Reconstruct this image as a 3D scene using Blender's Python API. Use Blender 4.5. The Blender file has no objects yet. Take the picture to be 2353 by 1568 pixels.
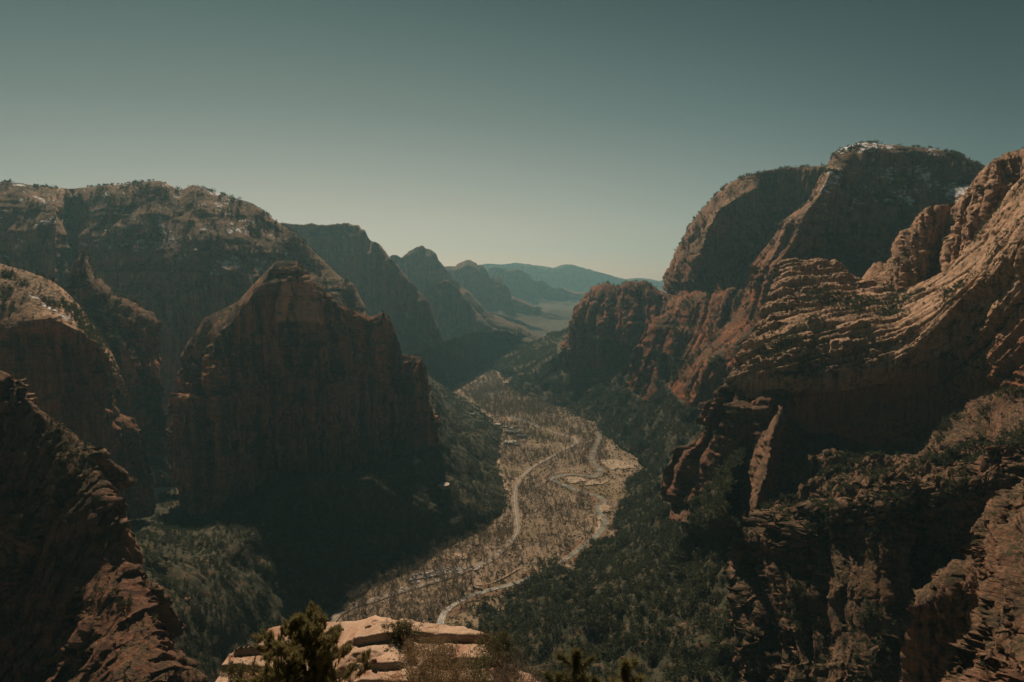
import bpy, math, random
import numpy as np

# ------------------------------------------------------------------ camera, sky, sun, exposure
C = bpy.context.scene
CAMZ = 450.0
PITCH = math.radians(5.25)
FPX = 1568.7                      # 24 mm lens on a 36 mm sensor, in units of a 2353 px wide frame
cam_d = bpy.data.cameras.new('camera'); cam_d.lens = 24.0; cam_d.sensor_width = 36.0
cam_d.clip_start = 0.5; cam_d.clip_end = 80000
cam = bpy.data.objects.new('camera', cam_d); C.collection.objects.link(cam)
cam.location = (0, 0, CAMZ); cam.rotation_euler = (math.radians(90) - PITCH, 0, 0)
C.camera = cam

SUN_EL, SUN_AZ = math.radians(46), math.radians(-18)      # azimuth measured from straight ahead (+Y), negative = left
SUN_DIR = np.array([math.sin(SUN_AZ)*math.cos(SUN_EL), math.cos(SUN_AZ)*math.cos(SUN_EL), math.sin(SUN_EL)])
sd = bpy.data.lights.new('sun', 'SUN'); sd.energy = 5.0; sd.angle = math.radians(0.5); sd.color = (1.0, 0.77, 0.56)
so = bpy.data.objects.new('sun', sd); C.collection.objects.link(so)
so.rotation_euler = (math.pi/2 - SUN_EL, 0, math.pi - SUN_AZ)
so.location = (0, 0, 3000)

W = bpy.data.worlds.new('World'); C.world = W; W.use_nodes = True
wn, wl = W.node_tree.nodes, W.node_tree.links
bg = wn['Background']
sky = wn.new('ShaderNodeTexSky'); sky.sky_type = 'NISHITA'; sky.sun_disc = False
sky.sun_elevation = SUN_EL; sky.sun_rotation = SUN_AZ
sky.altitude = 1700; sky.air_density = 1.0; sky.dust_density = 1.6; sky.ozone_density = 1.0
hs = wn.new('ShaderNodeHueSaturation'); hs.inputs['Saturation'].default_value = 0.62
mu = wn.new('ShaderNodeMix'); mu.data_type = 'RGBA'; mu.blend_type = 'MULTIPLY'; mu.inputs[0].default_value = 1.0
mu.inputs[7].default_value = (0.88, 0.97, 0.76, 1)
wl.new(sky.outputs[0], hs.inputs['Color']); wl.new(hs.outputs[0], mu.inputs[6]); 
tc = wn.new('ShaderNodeTexCoord'); sx_ = wn.new('ShaderNodeSeparateXYZ'); wl.new(tc.outputs['Generated'], sx_.inputs[0])
cr = wn.new('ShaderNodeValToRGB'); wl.new(sx_.outputs[2], cr.inputs[0])          # air near the horizon is pale and warm, high sky deep teal
cr.color_ramp.elements[0].position = 0.0; cr.color_ramp.elements[0].color = (1.62, 1.06, 1.08, 1)
cr.color_ramp.elements[1].position = 1.0; cr.color_ramp.elements[1].color = (.14, .29, .34, 1)
for p_, c_ in ((.10, (1.07, .82, .78, 1)), (.22, (.60, .58, .55, 1)), (.38, (.21, .30, .30, 1)), (.55, (.13, .26, .29, 1))):
    e_ = cr.color_ramp.elements.new(p_); e_.color = c_
mu2 = wn.new('ShaderNodeMix'); mu2.data_type = 'RGBA'; mu2.blend_type = 'MULTIPLY'; mu2.inputs[0].default_value = 1.0

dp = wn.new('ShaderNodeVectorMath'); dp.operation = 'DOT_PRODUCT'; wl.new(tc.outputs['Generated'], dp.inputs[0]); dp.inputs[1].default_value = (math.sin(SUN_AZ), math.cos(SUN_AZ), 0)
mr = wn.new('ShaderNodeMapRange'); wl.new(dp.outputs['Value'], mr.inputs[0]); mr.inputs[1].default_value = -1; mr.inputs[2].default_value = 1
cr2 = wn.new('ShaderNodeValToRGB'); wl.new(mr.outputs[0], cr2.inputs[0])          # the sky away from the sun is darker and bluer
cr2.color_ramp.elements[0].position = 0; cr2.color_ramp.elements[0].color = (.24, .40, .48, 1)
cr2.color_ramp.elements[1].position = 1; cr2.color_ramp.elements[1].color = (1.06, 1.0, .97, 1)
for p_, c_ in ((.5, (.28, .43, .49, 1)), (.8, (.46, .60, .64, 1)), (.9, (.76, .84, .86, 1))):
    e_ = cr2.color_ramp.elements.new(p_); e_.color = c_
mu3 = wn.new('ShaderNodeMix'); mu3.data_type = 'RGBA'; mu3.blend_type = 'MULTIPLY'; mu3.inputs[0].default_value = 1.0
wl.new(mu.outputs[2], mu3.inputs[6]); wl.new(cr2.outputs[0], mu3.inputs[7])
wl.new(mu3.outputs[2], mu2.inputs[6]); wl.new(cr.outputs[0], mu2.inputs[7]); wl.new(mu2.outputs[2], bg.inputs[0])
bg.inputs[1].default_value = 0.05
C.view_settings.view_transform = 'Standard'; C.view_settings.look = 'None'
C.view_settings.exposure = 0.16; C.view_settings.gamma = 1.0
C.cycles.volume_max_steps = 64
C.cycles.max_bounces = 5; C.cycles.diffuse_bounces = 2; C.cycles.volume_bounces = 0
C.cycles.use_denoising = True

# ------------------------------------------------------------------ measuring: photo pixel + distance -> point of the place
FR = {  # crops the outlines were measured in: (x0, y0, scale) into the 2353 px wide frame
 'm': (0, 0, 1), 'r1': (0, 344.7, .33348), 'r2': (784.7, 488.3, .33348), 'r3': (1436.1, 287.2, .38965),
 'r4': (0, 804.2, .4874), 'r5': (784.7, 976.6, .37727), 'r6': (1493.6, 861.7, .45065), 'r7': (402.1, 1350, .3418),
 'r8': (976.6, 919.1, .25646), 'r9': (792.8, 1223.6, .1709)}
cp, sp = math.cos(PITCH), math.sin(PITCH)
def ray(f, x, y):
    x0, y0, s = FR[f]; X = x0 + x*s; Y = y0 + y*s
    a = (X - 1176.5)/FPX; b = (784 - Y)/FPX
    return a, b*sp + cp, b*cp - sp
def PY(f, x, y, Y):
    a, dy, dz = ray(f, x, y); return (a*Y/dy, Y, CAMZ + dz*Y/dy)
def PZ(f, x, y, z=0.0):
    a, dy, dz = ray(f, x, y); t = (z - CAMZ)/dz; return (a*t, dy*t, z)
def project(P):
    P = np.asarray(P, float); x = P[..., 0]; y = P[..., 1]; z = P[..., 2] - CAMZ
    d = np.maximum(y*cp - z*sp, 1.0); u = y*sp + z*cp
    return 512 + x/d*682.67, 341 - u/d*682.67, d

# ------------------------------------------------------------------ noise
def _h(ix, iy, iz, seed):
    h = (ix.astype(np.uint32)*np.uint32(374761393) + iy.astype(np.uint32)*np.uint32(668265263)
         + iz.astype(np.uint32)*np.uint32(2147483647) + np.uint32((seed*1274126177) & 0xffffffff))
    h = (h ^ (h >> np.uint32(13)))*np.uint32(1274126177)
    h = (h ^ (h >> np.uint32(16)))*np.uint32(2246822519)
    h = h ^ (h >> np.uint32(15))
    return (h & np.uint32(0xffffff)).astype(np.float32)/np.float32(8388607.5) - 1
def noise(P, s=(1, 1, 1), seed=0):
    "value noise, -1..1; s = feature size per axis"
    x = P[..., 0]/s[0] + 1000.3; y = P[..., 1]/s[1] + 1000.7; z = P[..., 2]/s[2] + 1000.1
    ix = np.floor(x).astype(np.int64); iy = np.floor(y).astype(np.int64); iz = np.floor(z).astype(np.int64)
    fx = (x-ix).astype(np.float32); fy = (y-iy).astype(np.float32); fz = (z-iz).astype(np.float32)
    fx = fx*fx*fx*(fx*(fx*6-15)+10); fy = fy*fy*fy*(fy*(fy*6-15)+10); fz = fz*fz*fz*(fz*(fz*6-15)+10)
    r = 0
    for a in (0, 1):
        wx = fx if a else 1-fx
        for b in (0, 1):
            wy = fy if b else 1-fy
            for c in (0, 1):
                wz = fz if c else 1-fz
                r = r + wx*wy*wz*_h(ix+a, iy+b, iz+c, seed)
    return r
ROT = np.array([[.80, .36, -.48], [-.6, .48, -.64], [0, .8, .6]])
def fbm(P, L, o=4, seed=0, g=.5, ridged=False):
    r = 0; a = 1; t = 0
    Q = np.asarray(P, float)
    for i in range(o):
        n = noise(Q, (L, L, L), seed+i*17)
        r = r + a*((1-2*np.abs(n)) if ridged else n); t += a; a *= g; L /= 2.03; Q = Q @ ROT
    return r/t
def sm(a, b, x):
    t = np.clip((x-a)/(b-a), 0, 1); return t*t*(3-2*t)

# ------------------------------------------------------------------ mesh helpers
def link(name, me, mats=(), parent=None, label=None, cat=None, group=None, kind=None):
    o = bpy.data.objects.new(name, me)
    if me is not None:
        for m in mats: me.materials.append(m)
    C.collection.objects.link(o)
    if parent: o.parent = parent
    if label: o['label'] = label
    if cat: o['category'] = cat
    if group: o['group'] = group
    if kind: o['kind'] = kind
    return o
def raw_mesh(name, V, F, smooth=False, mi=None, attr=None):
    V = np.ascontiguousarray(V, np.float32); F = np.ascontiguousarray(F, np.int32)
    me = bpy.data.meshes.new(name); n, k = F.shape
    me.vertices.add(len(V)); me.vertices.foreach_set('co', V.ravel())
    me.loops.add(n*k); me.loops.foreach_set('vertex_index', F.ravel())
    me.polygons.add(n); me.polygons.foreach_set('loop_start', np.arange(0, n*k, k, dtype=np.int32))
    me.polygons.foreach_set('loop_total', np.full(n, k, np.int32))
    if mi is not None: me.polygons.foreach_set('material_index', np.asarray(mi, np.int32))
    me.polygons.foreach_set('use_smooth', np.full(n, smooth, bool))
    if attr is not None:
        for an, A in attr.items():
            at = me.color_attributes.new(an, 'FLOAT_COLOR', 'POINT')
            B = np.ones((len(V), 4), np.float32); B[:, :A.shape[1]] = A
            at.data.foreach_set('color', B.ravel())
    me.update(calc_edges=True); me.validate()
    return me
def grid_faces(nv, nu):
    i = np.arange(nv-1)[:, None]*nu + np.arange(nu-1)[None]
    i = i.ravel(); return np.stack([i, i+1, i+nu+1, i+nu], 1)
def grid_normals(P):
    du = np.gradient(P, axis=1); dv = np.gradient(P, axis=0)
    N = np.cross(du, dv); N /= np.linalg.norm(N, axis=-1, keepdims=True)+1e-9
    return N
def interp_axis(P, counts, tens):
    "P (k, m, 3) -> subdivided along axis 0; blend of straight and Catmull-Rom"
    out = []
    k = len(P)
    for i in range(k-1):
        p1, p2 = P[i], P[i+1]
        p0 = P[i-1] if i else 2*p1-p2
        p3 = P[i+2] if i+2 < k else 2*p2-p1
        n = counts[i]; t = (np.arange(n)/n)[:, None, None]
        # limit the tangents so uneven spacing does not overshoot
        L = np.linalg.norm(p2-p1, axis=-1, keepdims=True)
        m1 = (p2-p0)/2; m2 = (p3-p1)/2
        for m in (m1, m2):
            l = np.linalg.norm(m, axis=-1, keepdims=True); m *= np.minimum(1, 1.3*L/(l+1e-9))
        h = (2*t**3-3*t**2+1)*p1 + (t**3-2*t**2+t)*m1 + (-2*t**3+3*t**2)*p2 + (t**3-t**2)*m2
        out.append(tens*h + (1-tens)*(p1*(1-t)+p2*t))
    out.append(P[-1:][:, :, :]); return np.concatenate(out, 0)
PATCH = {}
def columns(P, w, amp, zt, seed, mask=None, crev=.6, row=.6, wob=.5, zw=5):
    "stands rounded rock columns of uneven width and height against a wall"
    N = grid_normals(P)
    if N[..., 1].mean() > 0: N = -N
    steep = sm(.15, .6, 1-np.abs(N[..., 2]))
    mid = P[int(len(P)*row)]; s = np.concatenate([[0], np.cumsum(np.linalg.norm(np.diff(mid, axis=0), axis=1))])
    t = s[None]/w + wob*fbm(P, w*2.5, 3, seed) + .12*fbm(P, w*.5, 2, seed+1)
    def b(i): return i + .42*_h(i.astype(np.int64), 0*i.astype(np.int64), 0*i.astype(np.int64), seed+2)
    i = np.floor(t); i = np.where(t < b(i), i-1, i); i = np.where(t >= b(i+1), i+1, i)
    u = np.clip((t-b(i))/(b(i+1)-b(i)), 0, 1)
    ii = i.astype(np.int64); h1 = .5+.5*_h(ii, ii*0+3, ii*0, seed); h2 = .5+.5*_h(ii, ii*0+7, ii*0, seed)
    pk = .5+.38*h1; prof = np.where(u < pk, u/pk, (1-u)/(1-pk))**.85
    ztop = zt[0] + (zt[1]-zt[0])*h2
    m = sm(ztop+zw, ztop-zw, P[..., 2])
    d = amp*(.3+.9*h1)*prof*m - amp*crev*np.exp(-(np.minimum(u, 1-u)/.07)**2)*sm(zt[1]+20, zt[1]-10, P[..., 2])
    d = d*(.15+.85*steep)
    if mask is not None: d = d*mask
    D = N.copy(); D[..., 2] *= .2; D /= np.linalg.norm(D, axis=-1, keepdims=True)+1e-9
    return P + D*d[..., None]
def surface(rows, step=1.5, tens=.6, cap=420, minseg=3):
    "rows = [(frame, [(x, y, Y) or (x, y, 'z', z) ...]) ...], the same number of points in each"
    pts = []
    for f, L in rows:
        r = []
        for q in L:
            ff = f
            if isinstance(q[0], str): ff = q[0]; q = q[1:]
            r.append(PZ(ff, q[0], q[1], q[3]) if len(q) == 4 else PY(ff, *q))
        pts.append(r)
    n0 = len(pts[0])
    for i, r in enumerate(pts): assert len(r) == n0, (i, len(r), n0)
    K = np.array(pts, float)
    sx, sy, _ = project(K); S = np.stack([np.clip(sx, -150, 1170), np.clip(sy, -150, 830)], -1)
    du = np.linalg.norm(np.diff(S, axis=1), axis=-1).max(0); dv = np.linalg.norm(np.diff(S, axis=0), axis=-1).max(1)
    cu = [int(min(cap, max(minseg, d/step))) for d in du]; cv = [int(min(cap, max(minseg, d/step))) for d in dv]
    P = interp_axis(K, cv, tens)
    P = np.swapaxes(interp_axis(np.swapaxes(P, 0, 1), cu, tens), 0, 1)
    U = np.concatenate([np.arange(c)/c+i for i, c in enumerate(cu)]+[[len(cu)]]); Vv = np.concatenate([np.arange(c)/c+i for i, c in enumerate(cv)]+[[len(cv)]])
    return P, U, Vv
def cells(S, Z, w, h, P, seed):
    "uneven cells along S, each cut into uneven lengths along Z: cell number, place in the cell, step of the block, random"
    O = np.zeros(P.shape[:2], np.int64)
    def H(a, b=None, q=0): return _h(a, O if b is None else b, O+q, seed)
    t = S/w + .35*fbm(P*np.array([.6, .6, .25]), w*3, 3, seed)
    def b(i): return i + .42*H(i)
    i = np.floor(t).astype(np.int64); i = np.where(t < b(i), i-1, i); i = np.where(t >= b(i+1), i+1, i)
    u = np.clip((t-b(i))/(b(i+1)-b(i)), 0, 1)
    v = Z/h*(1+.35*H(i, None, 1)) + 7.3*H(i, None, 2) + .3*fbm(P, w*1.5, 2, seed+3)
    j = np.floor(v).astype(np.int64); f = v-j
    s0, s1 = H(i, j, 5), H(i, j+1, 5); e = sm(.9, 1, f)
    return i, u, s0*(1-e)+s1*e, .5+.5*H(i, None, 9)
def rock(P, big=12, bigL=90, flute=10, fL=28, strata=3, sP=14, fine=1.2, fineL=5, seed=0, dip=(.03, .02), flz=7, crack=6, hmask=None, grain=(0, 0, 1), gk=.17, rough=1.0):
    N = grid_normals(P)
    if N[..., 1].mean() > 0: N = -N                       # towards the viewer / up
    steep = sm(.25, .75, 1-np.abs(N[..., 2]))
    W1 = np.stack([fbm(P, bigL*.6, 3, seed+90), fbm(P, bigL*.6, 3, seed+91), fbm(P, bigL*.6, 2, seed+92)], -1)
    Q = P + W1*fL*.55
    g = np.array(grain, float); g /= np.linalg.norm(g); Qz = Q - (1-gk)*(Q @ g)[..., None]*g
    gate = sm(-.5, .5, fbm(P, bigL*1.1, 2, seed+40))
    d = big*.7*fbm(P, bigL, 3, seed+1)
    d = d + (.45+.55*steep)*rough*flute*.38*(fbm(Qz, fL*1.2, 6, seed+50, .6, True)-.3)
    # planar ribs that run along the grain, broken off at different lengths
    if abs(g[2]) > .9:
        mid = P[int(len(P)*.6)]; S = np.concatenate([[0], np.cumsum(np.linalg.norm(np.diff(mid, axis=0), axis=1))])[None] + 0*P[..., 0]; Zc = P[..., 2]
    else:
        nb = N.reshape(-1, 3).mean(0); pr = np.cross(g, nb); pr /= np.linalg.norm(pr); S = P @ pr; Zc = P @ g
    fac = steep if abs(g[2]) > .9 else 1.0
    for L, am in ((fL*1.5, 1.0), (fL*.6, .55), (fL*.24, .3), (fL*.11, .15)):
        k, u, bl, h1 = cells(S, Zc, L, L*flz*.8, P, seed+int(L*7) % 97)
        pk = .2+.6*h1; prof = np.where(u < pk, u/pk, (1-u)/(1-pk))
        d = d + fac*flute*am*(.35+.65*gate)*(.85*(prof-.5) + .75*bl)
        if L > fL: d = d - fac*crack*.8*np.exp(-(np.minimum(u, 1-u)*L/1.6)**2)
    s = P[..., 2] + dip[0]*P[..., 0] + dip[1]*P[..., 1] + sP*.9*fbm(P, bigL*1.5, 3, seed+5)
    for per, amp in ((sP, strata*1.25), (sP*.37, strata*.7), (sP*.14, strata*.34)):
        t = s/per; k = np.floor(t); f = t-k
        hsh = _h(k.astype(np.int64), np.zeros(k.shape, np.int64), np.zeros(k.shape, np.int64), seed+6)
        nx = _h(k.astype(np.int64)+1, np.zeros(k.shape, np.int64), np.zeros(k.shape, np.int64), seed+6)
        w = sm(.8, 1, f); lay = hsh*(1-w)+nx*w - .35*f
        d = d + amp*lay*(.4+.6*steep)*(.3+.7*sm(-.25, .35, fbm(P, bigL*.7, 3, seed+7)))
    d = d + fine*.7*fbm(P - .55*(P @ g)[..., None]*g, fineL*4, 5, seed+9, .62, True)
    if hmask is not None: d = d*hmask
    D = N.copy(); D[..., 2] *= .5
    D /= np.linalg.norm(D, axis=-1, keepdims=True)+1e-9
    return P + D*d[..., None]
def soft(P, amp=6, L=60, seed=0, fine=1.0, gully=0, gL=60):
    N = grid_normals(P)
    if N[..., 2].mean() < 0: N = -N
    d = amp*fbm(P, L, 4, seed) + fine*fbm(P, 9, 3, seed+5)
    if gully: d = d - gully*np.maximum(0, fbm(P, gL, 3, seed+7, .5, True))**1.5
    return P + N*d[..., None]
def masks(P, seed=0, veg=.0, pale=None, snow=0., fresh=None):
    "R paleness, G plants on ledges, B snow, A fresh scar"
    N = grid_normals(P)
    if N[..., 2].mean() < 0: N = -N
    nz = np.abs(N[..., 2])
    z = P[..., 2]
    pl = sm(230, 520, z + 90*fbm(P, 160, 4, seed+31)) if pale is None else np.clip(pale + .25*fbm(P, 70, 4, seed+31), 0, 1)
    vg = sm(.42, .75, nz + .5*fbm(P, 45, 4, seed+32) - .2 + veg)
    sn = sm(.62, .72, .45*nz + .75*fbm(P, 50, 3, seed+33, .65) + .75*fbm(P*np.array([1, 1, 3.]), 11, 3, seed+34, .6) + snow - .15) if snow > 0 else 0*z
    return np.stack([pl, vg, sn, 0*z if fresh is None else fresh], -1)
def add_patch(name, P, mat, M=None, label=None, kind='structure', smooth=True, cat=None):
    nv, nu, _ = P.shape
    me = raw_mesh(name, P.reshape(-1, 3), grid_faces(nv, nu), smooth, attr={'mask': M.reshape(-1, 4)} if M is not None else None)
    o = link(name, me, [mat], label=label, kind=kind)
    PATCH[len(PATCH)] = P
    return P

# ------------------------------------------------------------------ materials
def mat(name, rough=.9, spec=.2):
    m = bpy.data.materials.new(name); m.use_nodes = True
    b = m.node_tree.nodes['Principled BSDF']; b.inputs['Roughness'].default_value = rough
    b.inputs['Specular IOR Level'].default_value = spec
    return m, m.node_tree.nodes, m.node_tree.links, b
class NB:
    def __init__(s, m): s.n = m.node_tree.nodes; s.l = m.node_tree.links
    def tex(s, scale, detail=6, rough=.6, vec=None, sc=(1, 1, 1), dist=0.0):
        if not hasattr(s, 'geo'): s.geo = s.n.new('ShaderNodeNewGeometry')
        mp = s.n.new('ShaderNodeMapping'); mp.inputs['Scale'].default_value = sc
        s.l.new(s.geo.outputs['Position'], mp.inputs[0])
        t = s.n.new('ShaderNodeTexNoise'); t.inputs['Scale'].default_value = scale; t.inputs['Detail'].default_value = detail
        t.inputs['Roughness'].default_value = rough; t.inputs['Distortion'].default_value = dist
        s.l.new(mp.outputs[0], t.inputs['Vector']); return t.outputs['Fac']
    def ramp(s, fac, a, b, ca=(0, 0, 0, 1), cb=(1, 1, 1, 1)):
        r = s.n.new('ShaderNodeValToRGB'); r.color_ramp.elements[0].position = a; r.color_ramp.elements[1].position = b
        r.color_ramp.elements[0].color = ca; r.color_ramp.elements[1].color = cb
        s.l.new(fac, r.inputs[0]); return r.outputs[0]
    def mix(s, fac, a, b, mode='MIX'):
        m = s.n.new('ShaderNodeMix'); m.data_type = 'RGBA'; m.blend_type = mode
        for i, v in ((0, fac), (6, a), (7, b)):
            if isinstance(v, (int, float)): m.inputs[i].default_value = v
            elif isinstance(v, tuple): m.inputs[i].default_value = v if len(v) == 4 else v+(1,)
            else: s.l.new(v, m.inputs[i])
        return m.outputs[2]
    def math(s, op, a, b):
        m = s.n.new('ShaderNodeMath'); m.operation = op; m.use_clamp = False
        for i, v in ((0, a), (1, b)):
            if isinstance(v, (int, float)): m.inputs[i].default_value = v
            else: s.l.new(v, m.inputs[i])
        return m.outputs[0]
    def bump(s, h, b, strength=.5, dist=1.0):
        u = s.n.new('ShaderNodeBump'); u.inputs['Strength'].default_value = strength; u.inputs['Distance'].default_value = dist
        s.l.new(h, u.inputs['Height']); s.l.new(u.outputs[0], b.inputs['Normal'])

def rock_mat(name, red=(.34, .125, .055), red2=(.19, .08, .045), pale=(.40, .255, .16), pale2=(.28, .175, .115), varn=(.05, .036, .032),
             f=1.0, veg=(.035, .04, .022), vamt=1.0, bd=2.0, streak=(.47, .62)):
    m, n, l, b = mat(name, .95, .1); B = NB(m)
    at = n.new('ShaderNodeAttribute'); at.attribute_name = 'mask'; sep = n.new('ShaderNodeSeparateColor'); l.new(at.outputs['Color'], sep.inputs[0])
    big = B.ramp(B.tex(.012*f, 8, .6), .35, .65)
    bands = B.ramp(B.tex(.03*f, 6, .65, sc=(.25, .25, 3.0)), .35, .68)
    c_red = B.mix(big, red, red2); c_red = B.mix(B.math('MULTIPLY', bands, .55), c_red, (red[0]*1.25, red[1]*1.35, red[2]*1.4, 1))
    c_pal = B.mix(bands, pale, pale2)
    c = B.mix(sep.outputs[0], c_red, c_pal)
    st = B.ramp(B.tex(.05*f, 7, .62, sc=(1, 1, .09), dist=.4), streak[0], streak[1])
    st2 = B.ramp(B.tex(.013*f, 4, .6), .34, .52)
    st3 = B.ramp(B.tex(.16*f, 6, .6, sc=(1, 1, .06), dist=.3), .5, .6)
    c = B.mix(B.math('MULTIPLY', B.math('MULTIPLY', st, st2), .85), c, varn)
    c = B.mix(B.math('MULTIPLY', st3, .5), c, varn)
    grain = B.ramp(B.tex(.3*f, 8, .7), .3, .72, (.62, .62, .62, 1), (1.25, 1.25, 1.25, 1))
    c = B.mix(1.0, c, grain, 'MULTIPLY')
    c = B.mix(at.outputs['Alpha'], c, (.74, .40, .29))
    vg = B.ramp(B.tex(.16*f, 8, .75), .42, .56)
    c = B.mix(B.math('MULTIPLY', B.math('MULTIPLY', vg, sep.outputs[1]), vamt), c, veg)
    c = B.mix(sep.outputs[2], c, (.80, .82, .85))
    l.new(c, b.inputs['Base Color'])
    hh = B.math('ADD', B.tex(.22*f, 10, .72, sc=(1, 1, .5)), B.math('MULTIPLY', B.tex(.35*f, 8, .7, sc=(.22, .22, 2.6), dist=.5), .9))
    B.bump(hh, b, .8, 1.5*bd/f)
    return m
M_rock = rock_mat('sandstone')
M_red = rock_mat('red_sandstone', red=(.50, .175, .065), red2=(.26, .10, .045), streak=(.47, .54))
M_slick = rock_mat('slickrock', pale=(.54, .37, .25), pale2=(.40, .26, .17), f=1.6, vamt=.9, streak=(.52, .66), bd=2.2)
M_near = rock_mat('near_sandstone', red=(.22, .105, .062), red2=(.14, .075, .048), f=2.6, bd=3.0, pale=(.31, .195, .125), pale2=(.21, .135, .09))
M_far = rock_mat('far_sandstone', f=.4, bd=4.0, vamt=.85, red=(.24, .115, .065), red2=(.15, .08, .05), veg=(.05, .052, .03))
def soil_mat(name, a=(.17, .10, .062), bcol=(.09, .068, .042), g=(.038, .046, .028), f=1.0, gr=(.34, .54)):
    m, n, l, b = mat(name, .95, .1); B = NB(m)
    c = B.mix(B.ramp(B.tex(.02*f, 8, .65), .35, .65), a, bcol)
    c = B.mix(B.ramp(B.tex(.11*f, 9, .75), gr[0], gr[1]), c, g)
    grain = B.ramp(B.tex(.5*f, 8, .7), .3, .72, (.65, .65, .65, 1), (1.2, 1.2, 1.2, 1))
    c = B.mix(1.0, c, grain, 'MULTIPLY')
    l.new(c, b.inputs['Base Color']); B.bump(B.tex(.25*f, 10, .72), b, .8, 2.0/f); return m
M_talus = soil_mat('talus_soil')
M_tal_far = soil_mat('far_hill_soil', f=.5, gr=(.38, .55))
# ------------------------------------------------------------------ the far country
R = lambda s: s
def far_range(name, f, ridge, Y, base_y, label, depth=.25, seed=0, amp=1.0, M=None, step=1.3, z0=-5, red=None):
    "a range standing on the plain: back foot, crest, shoulder, foot"
    Ys = [Y]*len(ridge) if not isinstance(Y, (list, tuple)) else Y
    rows = []
    back = [(x, y+40*(.33348 if f == 'm' else 1), yy*(1+depth)) for (x, y), yy in zip(ridge, Ys)]
    P0 = [PY(f, x, y, yy) for (x, y), yy in zip(ridge, Ys)]
    K = []
    K.append([(p[0]*(1+depth), p[1]*(1+depth), z0) for p in P0])
    K.append([(p[0]*(1+depth*.4), p[1]*(1+depth*.4), z0+(p[2]-z0)*.8) for p in P0])
    K.append(P0)
    for a, b in ((.015, .84), (.03, .62), (.06, .44), (.15, .22), (.32, 0)):
        K.append([(p[0]*(1-depth*a*1.2), p[1]*(1-depth*a*1.2), z0+(p[2]-z0)*b) for p in P0])
    K = np.array(K, float)
    sx, sy, _ = project(K); S = np.stack([sx, sy], -1)
    cu = [int(max(3, d/step)) for d in np.linalg.norm(np.diff(S, axis=1), axis=-1).max(0)]
    cv = [int(max(3, d/step)) for d in np.linalg.norm(np.diff(S, axis=0), axis=-1).max(1)]; cv[0] = 3; cv[1] = 4
    P = interp_axis(K, cv, .3); P = np.swapaxes(interp_axis(np.swapaxes(P, 0, 1), cu, .3), 0, 1)
    s = np.mean(Ys)/1000*amp
    N = grid_normals(P)
    if N[..., 1].mean() > 0: N = -N
    e = sm(0, .15, (P[..., 2]-z0)/(P[..., 2].max()-z0))
    D = N.copy(); D[..., 2] *= .35
    Pz = P*np.array([1, 1, .35]); d = 15*s*(fbm(Pz, 110*s, 6, seed, .6, True)-.2) + 7*s*(np.abs(noise(Pz, (34*s,)*3, seed+3))-.3) + 4*s*fbm(P, 18*s, 4, seed+4, .6, True)
    t = P[..., 2]/(11*s)+.6*fbm(P, 60*s, 3, seed+6); d = d+2.5*s*_h(np.floor(t).astype(np.int64), 0*t.astype(np.int64), 0*t.astype(np.int64), seed)
    Vr = np.concatenate([np.arange(c_)/c_+i for i, c_ in enumerate(cv)]+[[len(cv)]]); d = d*(.22+.78*sm(0, .8, np.abs(Vr-2)))[:, None]; P[..., 2] += (np.exp(-(Vr-2)**2/.15))[:, None]*s*7*(fbm(P, 45*s, 4, seed+9, .6, True)-.35)*(1.0 if red is None else red)
    P = P + D*(d*e)[..., None]
    mk = masks(P, seed, .1); zf = (P[..., 2]-z0)/(P[..., 2].max()-z0); mk[..., 1] = np.maximum(mk[..., 1], 1.5*sm(.45, .2, zf)); mk[..., 0] *= sm(.1, .4, zf)
    return add_patch(name, P, M or M_far, mk, label)

far_range('mesa', 'm', [(960,650),(1040,622),(1091,608),(1120,606),(1150,607),(1181,605),(1215,607),(1245,612),(1272,617),(1285,612),(1300,608),(1318,610),(1332,613),(1365,622),(1395,630),(1420,637),(1443,643),(1470,652),(1520,668)], 14000, 700,
          'long hazy mesa on the skyline at the end of the canyon', .2, 3, .8, red=.3)
far_range('mesa', 'm', [(1380,652),(1443,642),(1470,640),(1495,641),(1515,646),(1530,641),(1600,645),(1700,650)], 14900, 700, 'faint flat mesa behind the cliff foot', .15, 4, .6, red=.2)
far_range('ridge', 'm', [(1060,640),(1118,622),(1132,616),(1147,614),(1168,616),(1186,618),(1200,624),(1215,632),(1223,644),(1245,645),(1258,654),(1268,662),(1292,662),(1305,667),(1318,671),(1345,673),(1420,690)], 9500, 720,
          'blue hazed stepped ridge in front of the far mesa', .25, 8, .9)
far_range('mountain', 'm', [(940,640),(985,622),(1015,614),(1030,612),(1048,614),(1058,608),(1068,603),(1079,600),(1087,606),(1096,613),(1108,616),(1118,625),(1122,634),(1128,640),(1138,641),(1148,639),(1153,648),(1157,660),(1165,681),(1190,688),(1210,699),(1235,710),(1265,722),(1330,741)], 6700, 760,
          'pointed mountain with a stepped shoulder beyond the canyon mouth', .3, 12, 1.0)
far_range('hill', 'm', [(1150,720),(1180,706),(1211,696),(1232,702),(1251,708),(1290,712),(1318,712),(1400,720)], 7600, 740,
          'low rounded foothill in the haze at the canyon mouth', .2, 13, .3, M_tal_far)
far_range('hill', 'm', [(1020,700),(1065,715),(1110,716),(1150,722),(1190,735),(1221,748),(1260,760)], 5600, 770,
          'low scrub hill under the pointed mountain', .2, 14, .4, M_tal_far)

far_range('hill', 'm', [(1090,742),(1130,726),(1165,716),(1200,713),(1235,716),(1270,712),(1310,717),(1350,714),(1420,722)], 7000, 780,
          'broad scrub covered rise filling the far valley floor', .7, 15, .25, M_tal_far)

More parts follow.
